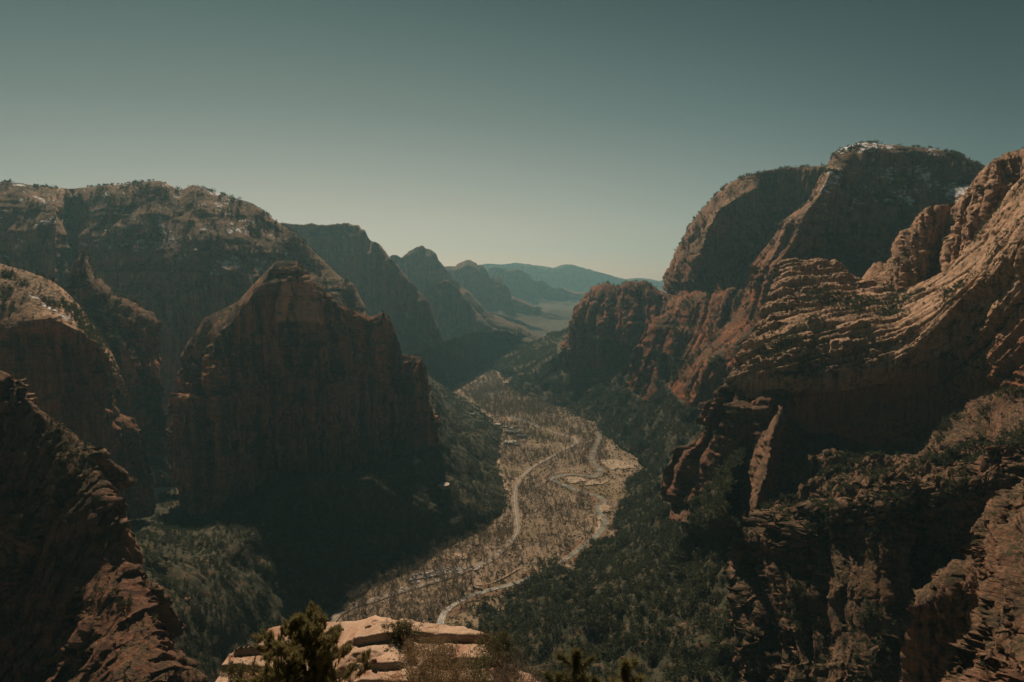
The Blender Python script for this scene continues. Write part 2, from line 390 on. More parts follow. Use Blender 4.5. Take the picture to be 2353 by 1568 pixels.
# peak with a rounded summit and its long right shoulder
far_range('mountain', 'm', [(860,620),(898,588),(912,588),(922,594),(932,583),(945,572),(958,567),(968,569),(978,575),(988,577),(998,586),(1005,598),(1012,609),(1018,618),(1028,632),(1040,645),(1055,655),(1070,664),(1085,682),(1096,697),(1111,716),(1132,726),(1152,737),(1185,755),(1222,774),(1245,782)],
          [4900]*17+[4800,4750,4700,4650,4600,4500,4400,4300,4200], 800, 'rounded red peak with a long falling shoulder left of the canyon mouth', .32, 21, 1.1)
far_range('butte', 'm', [(930,715),(955,690),(975,672),(985,656),(998,660),(1010,652),(1022,645),(1035,650),(1046,662),(1062,678),(1080,700),(1098,722),(1112,742),(1140,760),(1185,776),(1225,790)],
          [4300]*10+[4250,4200,4150,4100,4050,4000], 800, 'craggy butte standing in front of the rounded red peak', .22, 25, .9)

# great hazy wall on the left, behind the dome
far_range('cliff', 'm', [(560,520),(655,516),(700,516),(760,517),(775,513),(800,514),(822,519),(836,534),(851,548),(861,557),(871,568),(884,580),(898,593),(913,612),(928,632),(943,647),(958,662),(970,675),(982,690),(992,725),(1003,760),(1020,790),(1045,815)],
          [3500]*6+[3450,3400,3350,3300,3300,3250,3200,3200,3150,3100,3100,3050,3050,3000,3000,3000,3000], 860, 'tall hazy canyon wall with a tree lined rim behind the pale dome', .3, 31, .9)
# ------------------------------------------------------------------ left side: rim wall + pale dome (one mountain), cut by a dark gully
rows = [
 ('r1', [(-400,400,2700),(-100,330,2700),(130,330,2700),(300,340,2700),(400,360,2700),(480,380,2700),(570,370,2700),(830,330,2700),(1100,330,2700),(1240,360,2700),(1330,360,2700),(1450,380,2700),(1740,450,2600),(1890,570,2500),(2050,680,2400),(2200,830,2300),(2353,1000,2250),('r2',110,700,2200),('r2',230,850,2150)]),
 ('r1', [(-400,260,1980),(-100,220,1980),(130,230,1980),(300,258,2030),(400,262,2080),(480,268,2180),(570,262,2180),(830,236,2130),(1100,214,2080),(1240,276,2110),(1330,240,2080),(1450,284,2080),(1740,368,2050),(1890,484,2030),(2050,590,2000),(2200,735,1970),(2353,885,1930),('r2',80,500,1890),('r2',165,650,1850)]),
 ('r1', [(-400,420,1863),(-100,400,1863),(130,390,1863),(280,400,1883),(390,380,1893),(470,400,2163),(600,400,2033),(800,380,1993),(1050,330,2003),(1220,370,2013),(1330,330,2003),(1480,380,1993),(1720,480,1973),(1860,580,1963),(1990,690,1933),(2130,830,1903),(2290,960,1873),('r2',40,600,1843),('r2',170,700,1813)]),
 ('r1', [(-400,600,1800),(-100,580,1800),(130,560,1790),(280,560,1790),(390,540,1800),(480,580,2120),(590,560,1930),(780,560,1900),(1000,540,1900),(1200,560,1900),(1340,540,1890),(1500,580,1880),(1700,680,1870),(1830,780,1860),(1950,860,1850),(2080,960,1830),(2230,1060,1810),('r2',10,690,1790),('r2',180,760,1780)]),
 ('r1', [(-400,800,1760),(-100,780,1760),(130,770,1755),(280,770,1755),(390,760,1770),(480,800,2080),(610,760,1850),(780,760,1830),(1000,760,1820),(1200,760,1810),(1360,760,1800),(1520,800,1790),(1690,880,1790),(1800,960,1790),(1920,1040,1790),(2040,1130,1780),(2180,1200,1770),('r2',0,800,1760),('r2',200,860,1760)]),
 ('r1', [(-400,1100,1740),(-100,1100,1740),(130,1080,1735),(280,1080,1735),(390,1080,1750),(490,1100,1980),(640,1050,1800),(800,1040,1770),(1000,1040,1750),(1200,1040,1745),(1360,1060,1740),(1520,1080,1740),(1690,1150,1740),(1800,1230,1740),(1920,1320,1740),(2040,1420,1740),(2180,1500,1740),('r2',0,1100,1740),('r2',200,1100,1740)]),
 ('r1', [(-400,1500,1720),(-100,1500,1720),(130,1480,1715),(280,1480,1715),(390,1480,1730),(520,1480,1860),(700,1480,1760),(860,1460,1730),(1000,1460,1715),(1200,1460,1700),(1360,1500,1700),(1520,1560,1700),(1690,1600,1700),(1800,1650,1700),(1920,1700,1700),(2040,1800,1700),(2180,1900,1700),('r2',0,1400,1700),('r2',200,1400,1700)]),
 ('r1', [(-400,2100,1700),(-100,2100,1700),(130,2080,1700),(280,2080,1700),(390,2080,1700),(520,2080,1750),(700,2080,1700),(860,2060,1690),(1000,2060,1680),(1200,2060,1680),(1360,2100,1680),(1520,2160,1680),(1690,2200,1680),(1800,2250,1680),(1920,2300,1680),(2040,2400,1680),(2180,2500,1680),('r2',0,1900,1680),('r2',200,1900,1680)]),
]
P, U, Vv = surface(rows, 1.25, .35)
P = rock(P, 14, 110, 15, 42, 3.0, 17, 2.2, 8, seed=101, flz=5, crack=9, hmask=(.25+.75*sm(0, .6, np.abs(Vv-1)))[:, None])
M = masks(P, 101, -.08, snow=.02)
sx, sy, _ = project(P)
M[..., 0] = np.clip(sm(230, 400, P[..., 2]+80*fbm(P, 150, 4, 7)), 0, 1)
M[..., 2] *= sm(330, 520, P[..., 2]) * (U[None, :] < 14)
DOME = add_patch('mountain', P, M_rock, M, 'broad pale dome and dark gullied rim with snow streaks on the left skyline')

# front peak with the fresh pink rock scar
rows = [
 ('r1', [(1330,1600,1312),(1480,1380,1344),(1700,1250,1395),(1930,960,1386),(2050,960,1419),(2150,1050,1452),(2353,1180,1474),('r2',190,840,1504),('r2',290,830,1513),('r2',345,880,1540),('r2',400,1040,1530),('r2',470,1130,1500),('r2',560,1250,1480),('r2',640,1500,1440)]),
 ('r1', [(1232,1450,1213),(1400,1170,1230),(1640,1045,1253),(1900,770,1252),(2050,770,1272),(2145,885,1294),(2353,1062,1325),('r2',185,728,1354),('r2',285,690,1377),('r2',345,762,1410),('r2',400,905,1400),('r2',420,985,1395),('r2',540,1000,1389),('r2',575,1130,1380)]),
 ('r1', [(1240,1520,1189),(1350,1500,1164),(1530,1240,1178),(1800,960,1201),(2050,870,1238),(2170,980,1267),(2310,1130,1302),('r2',170,800,1330),('r2',280,800,1354),('r2',340,850,1389),('r2',395,980,1385),('r2',415,1100,1385),('r2',500,1080,1375),('r2',590,1230,1365)]),
 ('r1', [(1250,1600,1173),(1400,1620,1144),(1560,1500,1158),(1760,1250,1176),(1990,1050,1238),(2190,1150,1254),(2310,1260,1283),('r2',160,900,1316),('r2',280,930,1343),('r2',345,960,1377),('r2',395,1080,1377),('r2',420,1190,1377),('r2',470,1250,1370),('r2',615,1330,1355)]),
 ('r2', [('r1',1270,1800,1156),('r1',1420,1800,1128),('r1',1580,1750,1141),('r1',1780,1600,1159),('r1',1980,1500,1204),('r1',2190,1450,1232),('r1',2320,1480,1270),(130,1100,1302),(270,1120,1331),(350,1130,1365),(395,1200,1365),(425,1260,1365),(500,1250,1352),(625,1420,1350)]),
 ('r4', [(840,200,1139),(960,220,1111),(1080,200,1124),(1200,180,1143),(1330,160,1182),(1440,160,1210),(1530,160,1251),(1680,150,1283),(1780,150,1314),(1850,160,1350),(1920,150,1350),(1960,150,1350),('r2',530,1400,1340),('r2',632,1480,1345)]),
 ('r4', [(860,400,1131),(980,420,1099),(1090,400,1112),(1210,380,1130),(1340,360,1165),(1440,360,1197),(1530,360,1238),(1680,330,1269),(1780,320,1305),(1850,310,1340),(1920,300,1340),(1970,300,1340),(2000,310,1335),(2020,340,1340)]),
 ('r4', [(860,620,1124),(980,640,1082),(1090,630,1095),(1210,620,1113),(1340,600,1148),(1440,590,1179),(1530,590,1220),(1680,560,1255),(1780,540,1291),(1850,520,1325),(1920,500,1325),(1970,490,1325),(2010,480,1322),(2040,480,1331)]),
 ('r4', [(860,800,1091),(980,820,1050),(1090,820,1062),(1210,800,1079),(1340,780,1113),(1440,770,1144),(1530,770,1183),(1680,740,1217),(1780,720,1251),(1850,700,1290),(1920,680,1290),(1970,670,1290),(2010,660,1290),(2050,650,1300)]),
]
P, U, Vv = surface(rows, 1.2, .3)
P = columns(P, 70, 8, (200, 430), 21, sm(2, 3.2, Vv)[:, None]+0*P[..., 0])
P = columns(P, 25, 7, (160, 420), 22, sm(2, 3.2, Vv)[:, None]+0*P[..., 0])
P = rock(P, 12, 90, 19, 36, 2.8, 15, 1.8, 7, seed=202, flz=7, crack=10, hmask=(.25+.75*sm(0, .6, np.abs(Vv-1)))[:, None])
sx, sy, _ = project(P); rx = (sx*2.298)/.33348; ry = (sy*2.298-344.7)/.33348
wob = 40*fbm(P, 40, 4, 5)
scar = sm(1900, 1925, rx+wob)*sm(2185, 2165, rx+wob-(ry-900)*.12)*sm(870, 890, ry+wob*.6)*sm(1200, 1170, ry+wob*.7)*(1-sm(20, 0, np.abs(rx-(1990+(ry-900)*.2)+wob))*.8)
low = sm(1300, 1330, rx-1730+1300)*0
M = masks(P, 202, .06, fresh=np.clip(scar, 0, 1)*.92)
M[..., 0] = np.clip(sm(380, 500, P[..., 2]+60*fbm(P, 90, 4, 8)), 0, .6)
# sunlit left flank: its brightness is also put into the colour, as paler rock
fl = sm(.9, .5, np.abs(Vv[:, None]-1.6))*sm(4.3, 3.2, U[None, :]); M[..., 0] = np.maximum(M[..., 0], fl*.8)
PEAK = add_patch('peak', P, M_red, M, 'dark red peak with a fresh pink rock scar below its flat summit')

# knob with the pale snowy slab, and the wooded pinnacles behind it
rows = [
 ('r1', [(-350,900,1150),(-100,880,1180),(130,950,1180),(300,1000,1170),(430,1080,1160),(540,1180,1150),(620,1300,1140),(720,1460,1140),(800,1560,1130),(860,1700,1120)]),
 ('r1', [(-350,740,1010),(-60,770,1010),(130,820,1010),(260,862,1005),(380,915,1000),(490,1010,1000),(560,1090,1005),(690,1280,1010),(760,1380,1020),(820,1500,1030)]),
 ('r1', [(-350,900,930),(-60,930,930),(100,960,930),(220,990,930),(340,1050,930),(440,1110,935),(540,1190,945),(650,1310,960),(740,1410,985),(815,1540,1015)]),
 ('r1', [(-350,1180,870),(-60,1200,865),(60,1220,865),(180,1185,870),(340,1165,875),(460,1205,890),(570,1275,910),(660,1345,930),(740,1430,960),(812,1580,1005)]),
 ('r1', [(-350,1300,880),(-60,1300,875),(60,1320,875),(180,1300,880),(340,1290,885),(460,1330,900),(560,1400,915),(650,1450,935),(730,1530,960),(800,1680,1000)]),
 ('r4', [(-240,100,870),(-60,110,870),(40,110,870),(130,110,875),(240,110,880),(320,120,890),(390,140,905),(450,160,925),(510,190,950),(560,260,985)]),
 ('r4', [(-240,350,860),(-60,350,860),(60,350,860),(150,350,865),(260,350,870),(340,360,880),(410,370,895),(480,380,915),(560,380,940),(640,380,970)]),
 ('r4', [(-240,600,850),(-60,600,850),(60,620,850),(150,620,855),(260,620,860),(350,620,870),(430,620,885),(510,620,905),(600,600,930),(720,590,960)]),
 ('r4', [(-240,900,856),(-60,900,856),(60,900,856),(150,900,862),(260,880,868),(350,860,880),(430,840,898),(510,820,920),(600,790,948),(720,760,980)]),
]
P, U, Vv = surface(rows, 1.3, .5)
P = columns(P, 45, 11, (230, 400), 24, sm(3, 4.2, Vv)[:, None]+0*P[..., 0])
P = rock(P, 8, 60, 8, 24, 2.0, 11, 1.4, 5, seed=303, flz=6, crack=6, hmask=(.25+.75*sm(0, .6, np.abs(Vv-1)))[:, None])
M = masks(P, 303, .0, snow=.0)
M[..., 0] = np.clip(sm(3.4, 2.6, Vv[:, None]+.3*fbm(P, 40, 3, 3)), 0, 1)*.95
sx, sy, _ = project(P); rx = (sx*2.298)/.33348; ry = (sy*2.298-344.7)/.33348
line = 1010+(rx-200)*.52
M[..., 2] = sm(14, 6, np.abs(ry-line+25*fbm(P, 20, 3, 9)))*sm(190, 230, rx)*sm(500, 460, rx)*sm(.25, .5, fbm(P, 14, 3, 4)+.45)
M[..., 1] = np.maximum(M[..., 1], np.maximum(sm(6.2, 7, Vv)[:, None], sm(6.6, 7.6, U)[None, :]*sm(3.5, 4.2, Vv)[:, None]))
KNOB = add_patch('rock_knob', P, M_slick, M, 'rounded rock knob with a sunlit scrubby slab and a thin snow strip')

rows = [
 ('r1', [(480,900,1500),(600,860,1500),(680,1000,1480),(780,1120,1460),(860,1160,1450),(950,1180,1430),(1010,1230,1400),(1030,1450,1380),(1050,1700,1360)]),
 ('r1', [(480,860,1380),(570,700,1380),(630,830,1370),(740,945,1350),(760,1000,1340),(870,1030,1330),(960,1070,1320),(1005,1130,1310),(1012,1300,1300)]),
 ('r1', [(500,1050,1320),(590,900,1320),(640,960,1310),(700,1060,1300),(760,1120,1290),(860,1150,1280),(940,1180,1275),(1000,1240,1275),(1022,1430,1280)]),
 ('r1', [(520,1250,1280),(620,1150,1270),(670,1180,1265),(730,1230,1260),(790,1270,1250),(860,1290,1245),(920,1330,1245),(985,1390,1250),(1040,1560,1265)]),
 ('r4', [(360,0,1260),(430,0,1250),(480,0,1240),(530,20,1230),(570,30,1225),(620,30,1220),(660,40,1220),(700,80,1225),(735,180,1240)]),
 ('r4', [(360,200,1240),(430,200,1230),(480,200,1220),(530,200,1210),(580,200,1205),(630,200,1200),(680,220,1200),(720,260,1205),(750,340,1220)]),
 ('r4', [(380,420,1220),(450,420,1200),(500,420,1190),(560,420,1180),(610,420,1175),(660,420,1175),(700,430,1180),(740,440,1185),(770,480,1200)]),
 ('r4', [(400,640,1150),(470,640,1120),(530,640,1110),(590,640,1110),(640,650,1110),(700,650,1110),(740,650,1120),(780,650,1140),(860,640,1200)]),
]
P, U, Vv = surface(rows, 1.3, .5)
P = columns(P, 45, 18, (220, 440), 25)
P = rock(P, 14, 60, 14, 30, 2.4, 13, 1.8, 6, seed=404, flz=6, crack=8, hmask=(.25+.75*sm(0, .6, np.abs(Vv-1)))[:, None])
PINN = add_patch('rock_ridge', P, M_rock, masks(P, 404, .25), 'row of wooded rock pinnacles between the knob and the dark red peak')

# near dark cliff, lower left
rows = [  # right (far side, hidden) to left
 ('r4', [(20,230,560),(160,260,540),(300,400,520),(430,500,500),(500,640,480),(560,800,460),(620,980,440),(700,1120,420),(760,1250,400),(840,1400,380),(900,1600,350)]),
 ('r4', [(-60,80,470),(60,128,468),(135,240,462),(260,345,455),(400,480,445),(480,630,430),(512,760,420),(560,950,405),(650,1140,385),(745,1310,362),(800,1580,330)]),
 ('r4', [(-80,200,460),(30,220,458),(110,320,452),(230,430,445),(350,540,435),(420,690,420),(460,820,410),(510,1000,395),(590,1170,375),(690,1340,352),(730,1590,320)]),
 ('r4', [(-100,330,450),(0,340,448),(90,430,442),(180,540,435),(270,680,425),(330,800,410),(390,930,400),(450,1080,385),(540,1230,365),(620,1390,342),(650,1600,310)]),
 ('r4', [(-120,460,440),(-20,470,438),(60,540,432),(130,660,425),(200,800,415),(260,920,400),(330,1040,390),(400,1180,375),(480,1320,355),(560,1450,332),(600,1620,300)]),
 ('r4', [(-140,650,432),(-40,660,430),(30,720,424),(90,830,417),(150,960,407),(200,1080,392),(270,1200,382),(330,1330,367),(400,1450,347),(470,1560,324),(520,1650,292)]),
 ('r4', [(-200,900,424),(-100,900,422),(-30,950,416),(20,1040,409),(60,1140,399),(100,1260,384),(160,1370,374),(220,1480,359),(280,1580,339),(340,1680,316),(400,1750,284)]),
 ('r4', [(-300,1300,414),(-200,1300,412),(-150,1330,406),(-120,1400,399),(-90,1480,389),(-60,1560,374),(-20,1650,364),(30,1750,349),(80,1850,329),(130,1950,306),(180,2050,274)]),
]
P, U, Vv = surface(rows, 1.25, .4)
P = columns(P, 24, 9, (230, 380), 26)
P = columns(P, 9, 3.5, (150, 380), 27)
P = rock(P, 7, 34, 9, 15, .6, 7, .6, 3.5, seed=505, flz=8, crack=6)
M = masks(P, 505, .0)
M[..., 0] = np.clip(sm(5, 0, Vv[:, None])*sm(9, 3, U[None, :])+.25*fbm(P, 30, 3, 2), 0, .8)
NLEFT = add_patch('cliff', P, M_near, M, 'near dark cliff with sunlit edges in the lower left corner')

# ------------------------------------------------------------------ left scree and woods
z = 'z'
def zc(pts, zz, f='m'): return (f, [(x, y, z, zz) for x, y in pts])
rows = [
 zc([(760,1600),(720,1490),(790,1372),(880,1312),(1005,1262),(1120,1205),(1168,1180),(1172,1130),(1150,1075),(1148,1040),(1158,1000),(1130,960),(1080,920),(1030,897),(985,885)], -3),
 zc([(650,1620),(640,1500),(700,1400),(790,1330),(900,1270),(1060,1205),(1115,1175),(1130,1128),(1118,1070),(1115,1035),(1120,990),(1100,945),(1060,910),(1015,890),(975,878)], 20),
 zc([(540,1620),(560,1480),(640,1380),(740,1290),(860,1225),(1000,1185),(1060,1150),(1085,1110),(1085,1055),(1080,1015),(1075,970),(1065,930),(1040,900),(1005,882),(965,870)], 45),
 zc([(460,1620),(500,1480),(580,1340),(680,1240),(800,1180),(950,1160),(1005,1115),(1040,1080),(1050,1040),(1045,1000),(1038,960),(1035,920),(1020,890),(990,870),(950,858)], 75),
 zc([(400,1620),(430,1490),(520,1300),(620,1190),(740,1140),(890,1122),(965,1075),(1005,1048),(1018,1018),(1018,985),(1012,950),(1012,910),(1000,880),(970,860),(940,845)], 108),
 ('m', [(360,1620,z,140),(380,1480,z,140),(400,1302,z,138),(500,1215,z,104),(700,1102,z,135),(850,1092,z,128),(940,1064,z,122),(988,1028,z,122),(1000,1000,z,126),(1003,975,z,140),(1003,930,z,140),(992,895,z,140),(985,865,z,140),(960,840,z,140),(920,825,z,140)]),
 ('m', [(310,1620,z,180),(320,1440,z,172),(292,1252,z,164),(410,1195,1010),(560,1100,1260),(720,1090,1290),(860,1080,1350),(920,1050,1380),(960,1000,1420),(970,960,z,170),(970,900,z,180),(960,870,z,180),(960,845,z,180),(930,820,z,180),(890,800,z,180)]),
 ('m', [(260,1620,z,230),(240,1380,z,205),(270,1205,960),(330,1150,1080),(480,1100,1400),(650,1090,1450),(780,1080,1500),(850,1050,1520),(900,1000,1520),(930,930,z,200),(930,870,z,230),(930,840,z,230),(930,820,z,230),(900,790,z,230),(860,770,z,230)]),
]
P, U, Vv = surface(rows, 1.3, .6)
P = soft(P, 8, 60, 606, 1.4, 12, 70)
TAL_L = add_patch('slope', P, M_talus, masks(P, 606, 0), 'scrub covered slope under the left cliffs, half in shadow')

# far left wooded apron
rows = [
 zc([(985,893),(1015,900),(1045,880),(1070,862),(1092,845),(1108,833),(1150,826),(1200,800),(1260,785)], -2),
 zc([(960,880),(1000,882),(1035,862),(1070,845),(1095,830),(1110,822),(1135,812),(1185,790),(1240,778)], 35),
 zc([(935,868),(975,862),(1010,845),(1045,828),(1075,816),(1095,808),(1115,797),(1160,780),(1215,772)], 80),
 zc([(910,850),(950,842),(985,828),(1018,812),(1045,800),(1070,792),(1095,782),(1140,768),(1195,764)], 130),
 zc([(890,830),(930,818),(960,806),(995,793),(1020,785),(1045,777),(1070,768),(1120,757),(1180,757)], 185),
]
P, U, Vv = surface(rows, 1.2, .6)
P = soft(P, 16, 150, 616, 3, 30, 190)
TAL_LF = add_patch('slope', P, M_tal_far, masks(P, 616, 0), 'wooded apron below the hazy left wall')
# ------------------------------------------------------------------ right side
# wooded hill that closes the canyon
rows = [
 ('m', [(1060,850,4300),(1120,845,4300),(1180,830,4300),(1250,810,4300),(1320,790,4300),(1400,780,4300)]),
 ('m', [(1122,837,3600),(1150,812,3600),(1200,790,3550),(1245,774,3500),(1300,752,3450),(1400,725,3400)]),
 ('m', [(1128,845,3450),(1150,828,3400),(1200,812,3350),(1250,795,3250),(1305,778,3150),(1400,750,3000)]),
 ('m', [(1136,852,3320),(1150,845,3200),(1200,835,3100),(1250,822,2950),(1305,806,2800),(1400,780,2650)]),
 ('m', [(1146,862,3180),(1175,862,3080),(1200,856,2900),(1250,850,2750),(1305,840,2550),(1400,815,2400)]),
 ('m', [(1156,876,2990),(1185,882,2930),(1200,886,2880),(1250,886,2640),(1305,880,2420),(1400,860,2200)]),
]
P, U, Vv = surface(rows, 1.2, .6)
P = soft(P, 12, 150, 626, 2.5, 22, 160)
HILL_R = add_patch('hill', P, M_tal_far, masks(P, 626, 0), 'dark wooded hill closing the valley before the canyon mouth')

# butte wall above the valley
rows = [
 ('r2', [(1600,900,2950),(1680,700,2900),(1750,600,2850),(1850,560,2800),(1950,560,2750),(2050,540,2700),(2150,560,2650),(2260,600,2550),(2400,620,2450),(2560,620,2400)]),
 ('r2', [(1552,930,2560),(1650,640,2560),(1712,520,2540),(1822,486,2500),(1905,508,2460),(1975,478,2420),(2100,474,2380),(2190,535,2330),(2330,590,2260),(2560,640,2150)]),
 ('r2', [(1553,940,2520),(1630,760,2500),(1700,620,2480),(1800,570,2450),(1890,600,2420),(1980,570,2370),(2090,570,2330),(2180,620,2280),(2300,680,2210),(2520,720,2100)]),
 ('r2', [(1555,950,2490),(1625,860,2460),(1700,790,2430),(1790,740,2400),(1880,760,2360),(1980,740,2310),(2080,740,2270),(2170,780,2220),(2290,830,2160),(2500,880,2050)]),
 ('r2', [(1556,955,2470),(1630,950,2430),(1710,950,2400),(1790,930,2360),(1870,930,2320),(1970,920,2270),(2070,930,2220),(2160,960,2170),(2280,1000,2110),(2480,1040,2000)]),
 ('r2', [(1560,965,2465),(1640,1000,2425),(1730,1040,2390),(1800,1060,2350),(1870,1080,2310),(1960,1110,2260),(2060,1150,2205),(2150,1180,2155),(2270,1240,2095),(2440,1290,1985)]),
 ('r2', [(1560,1100,2453),(1640,1130,2413),(1730,1160,2378),(1800,1180,2338),(1870,1200,2298),(1960,1230,2248),(2060,1270,2193),(2150,1300,2143),(2270,1360,2083),(2440,1410,1973)]),
]
P, U, Vv = surface(rows, 1.2, .45)
P = columns(P, 75, 24, (330, 470), 71)
P = columns(P, 26, 12, (250, 460), 72)
P = rock(P, 14, 90, 20, 44, 3.2, 20, 2.4, 9, seed=707, flz=7, crack=12, hmask=(.25+.75*sm(0, .6, np.abs(Vv-1)))[:, None])
M = masks(P, 707, .05); M[..., 0] *= .25; M[..., 1] = np.maximum(M[..., 1], sm(5.0, 5.6, Vv)[:, None])
BUTTE = add_patch('butte', P, M_rock, M, 'fluted red butte wall above the wooded slope, right of the canyon mouth')

# tall cliff with the sunlit curving buttress
rows = [
 ('r3', [(330,990,2700),(400,760,2700),(500,560,2700),(600,460,2650),(680,420,2600),(740,400,2550),(850,340,2500),(1050,320,2500),(1250,310,2500),(1500,300,2500)]),
 ('r3', [(236,965,2250),(290,760,2250),(405,555,2230),(510,435,2200),(598,357,2170),(690,306,2130),(850,266,2080),(1050,246,2030),(1200,240,1980),(1500,250,1950)]),
 ('r3', [(242,980,2190),(310,860,2170),(420,680,2140),(520,540,2110),(610,440,2080),(750,345,2060),(870,310,2062),(1050,300,2012),(1190,310,1962),(1500,320,1930)]),
 ('r3', [(250,1000,2150),(340,950,2130),(440,785,2060),(475,640,2040),(560,500,2020),(770,370,2035),(880,400,2050),(1020,400,2000),(1150,400,1950),(1500,400,1920)]),
 ('r3', [(255,1020,2130),(345,985,2100),(450,880,2080),(540,740,2060),(640,600,2040),(780,500,2020),(880,520,2010),(1000,500,1980),(1120,480,1930),(1500,500,1900)]),
 ('r3', [(245,1060,2090),(345,1030,2060),(460,960,2040),(560,860,2010),(660,750,1990),(780,680,1960),(880,650,1950),(980,600,1930),(1100,560,1900),(1500,600,1880)]),
 ('r3', [(240,1110,2040),(350,1090,2000),(470,1040,1970),(570,980,1940),(670,920,1910),(780,860,1890),(880,800,1880),(980,760,1870),(1100,740,1860),(1500,740,1850)]),
 ('r3', [(150,1160,2010),(300,1200,1960),(430,1180,1920),(540,1120,1880),(640,1060,1850),(760,1000,1830),(880,950,1820),(980,900,1820),(1100,900,1820),(1500,900,1800)]),
 ('r3', [(60,1350,1960),(200,1400,1900),(330,1400,1850),(440,1350,1810),(560,1280,1780),(700,1200,1760),(880,1150,1750),(980,1100,1750),(1100,1100,1750),(1500,1100,1750)]),
 ('r3', [(20,1540,1900),(120,1620,1840),(260,1650,1790),(380,1650,1750),(500,1600,1720),(650,1500,1700),(880,1400,1700),(980,1400,1700),(1100,1400,1700),(1500,1400,1700)]),
]
P, U, Vv = surface(rows, 1.2, .5)
P = columns(P, 95, 24, (260, 640), 81, sm(2.6, 5, Vv)[:, None]+0*P[..., 0])
P = columns(P, 34, 11, (240, 600), 82)
P = rock(P, 13, 90, 13, 38, 3.2, 19, 2.2, 8, seed=808, flz=7, crack=10, hmask=(.25+.75*sm(0, .6, np.abs(Vv-1)))[:, None])
M = masks(P, 808, .06, snow=.0)
M[..., 0] = np.clip(sm(360, 640, P[..., 2]+80*fbm(P, 120, 4, 3)), 0, .85)
M[..., 1] = np.maximum(M[..., 1], .8*np.exp(-((Vv[:, None]-5.6)/.45)**2))
TALL = add_patch('cliff', P, M_rock, M, 'tall cliff with a sunlit curving buttress and wooded rim')

# snowy mesa with the great shadowed wall, and its long ridge down to the valley
rows = [
 ('r3', [(1330,300,2100),(1350,220,2100),(1450,150,2100),(1650,165,2100),(1900,200,2050),(2080,250,2000),(2250,330,1950),(2600,400,1900)]),
 ('r3', [(1196,248,1820),(1253,150,1800),(1400,102,1790),(1600,121,1760),(1850,148,1720),(1990,185,1680),(2130,262,1640),(2500,330,1600)]),
 ('r3', [(1150,330,1740),(1240,172,1770),(1400,152,1748),(1580,165,1718),(1820,225,1690),(1960,280,1660),(2100,340,1620),(2500,400,1580)]),
 ('r3', [(1115,390,1700),(1210,290,1660),(1390,230,1735),(1570,260,1706),(1760,310,1670),(1930,380,1625),(2060,420,1580),(2500,480,1540)]),
 ('r3', [(1055,475,1670),(1140,420,1610),(1290,400,1700),(1500,450,1670),(1720,480,1630),(1870,510,1590),(2010,520,1550),(2500,560,1500)]),
 ('r3', [(905,585,1650),(1060,530,1580),(1240,560,1672),(1460,620,1640),(1640,660,1600),(1820,660,1565),(1960,640,1530),(2500,650,1480)]),
 ('r3', [(870,660,1630),(985,700,1560),(1200,730,1640),(1400,780,1605),(1580,820,1570),(1750,850,1540),(1900,820,1510),(2500,800,1460)]),
 ('r3', [(745,840,1610),(880,850,1540),(1050,850,1540),(1300,900,1510),(1500,930,1480),(1700,950,1450),(1900,940,1420),(2500,950,1400)]),
 ('r3', [(742,1000,1600),(820,1040,1520),(1000,1000,1480),(1300,1050,1460),(1500,1050,1440),(1700,1050,1420),(1900,1050,1410),(2500,1100,1400)]),
 ('r3', [(645,1135,1590),(760,1180,1490),(900,1200,1440),(1200,1250,1430),(1500,1250,1420),(1700,1250,1410),(1900,1250,1400),(2500,1300,1400)]),
 ('r3', [(405,1365,1580),(560,1400,1460),(700,1450,1400),(1000,1450,1390),(1500,1450,1380),(1700,1450,1380),(1900,1450,1380),(2500,1500,1380)]),
 ('r3', [(262,1545,1570),(420,1660,1450),(600,1700,1380),(900,1700,1370),(1500,1700,1370),(1700,1700,1370),(1900,1700,1370),(2500,1700,1370)]),
]
P, U, Vv = surface(rows, 1.2, .5)
P = columns(P, 80, 16, (260, 640), 91, .35+.65*sm(3, .5, U)[None, :]+0*P[..., 0])
P = columns(P, 28, 8, (240, 600), 92, .3+.7*sm(3, .5, U)[None, :]+0*P[..., 0])
P = rock(P, 12, 90, 11, 34, 2.8, 17, 2.0, 7, seed=909, flz=7, crack=9, hmask=(.25+.75*sm(0, .6, np.abs(Vv-1)))[:, None])
M = masks(P, 909, .05, snow=.22)
M[..., 0] = np.clip(sm(400, 640, P[..., 2]+80*fbm(P, 120, 4, 4)), 0, .85)
M[..., 2] *= sm(560, 640, P[..., 2])*sm(.5, 1.2, U)[None, :]
M[..., 1] = np.maximum(M[..., 1], .8*sm(1.5, 1., np.abs(Vv[:, None]-9.5))*sm(1.3, .1, U[None, :]))
MESA = add_patch('mesa', P, M_rock, M, 'high mesa with snow and pines on its flat top above a great shadowed wall')

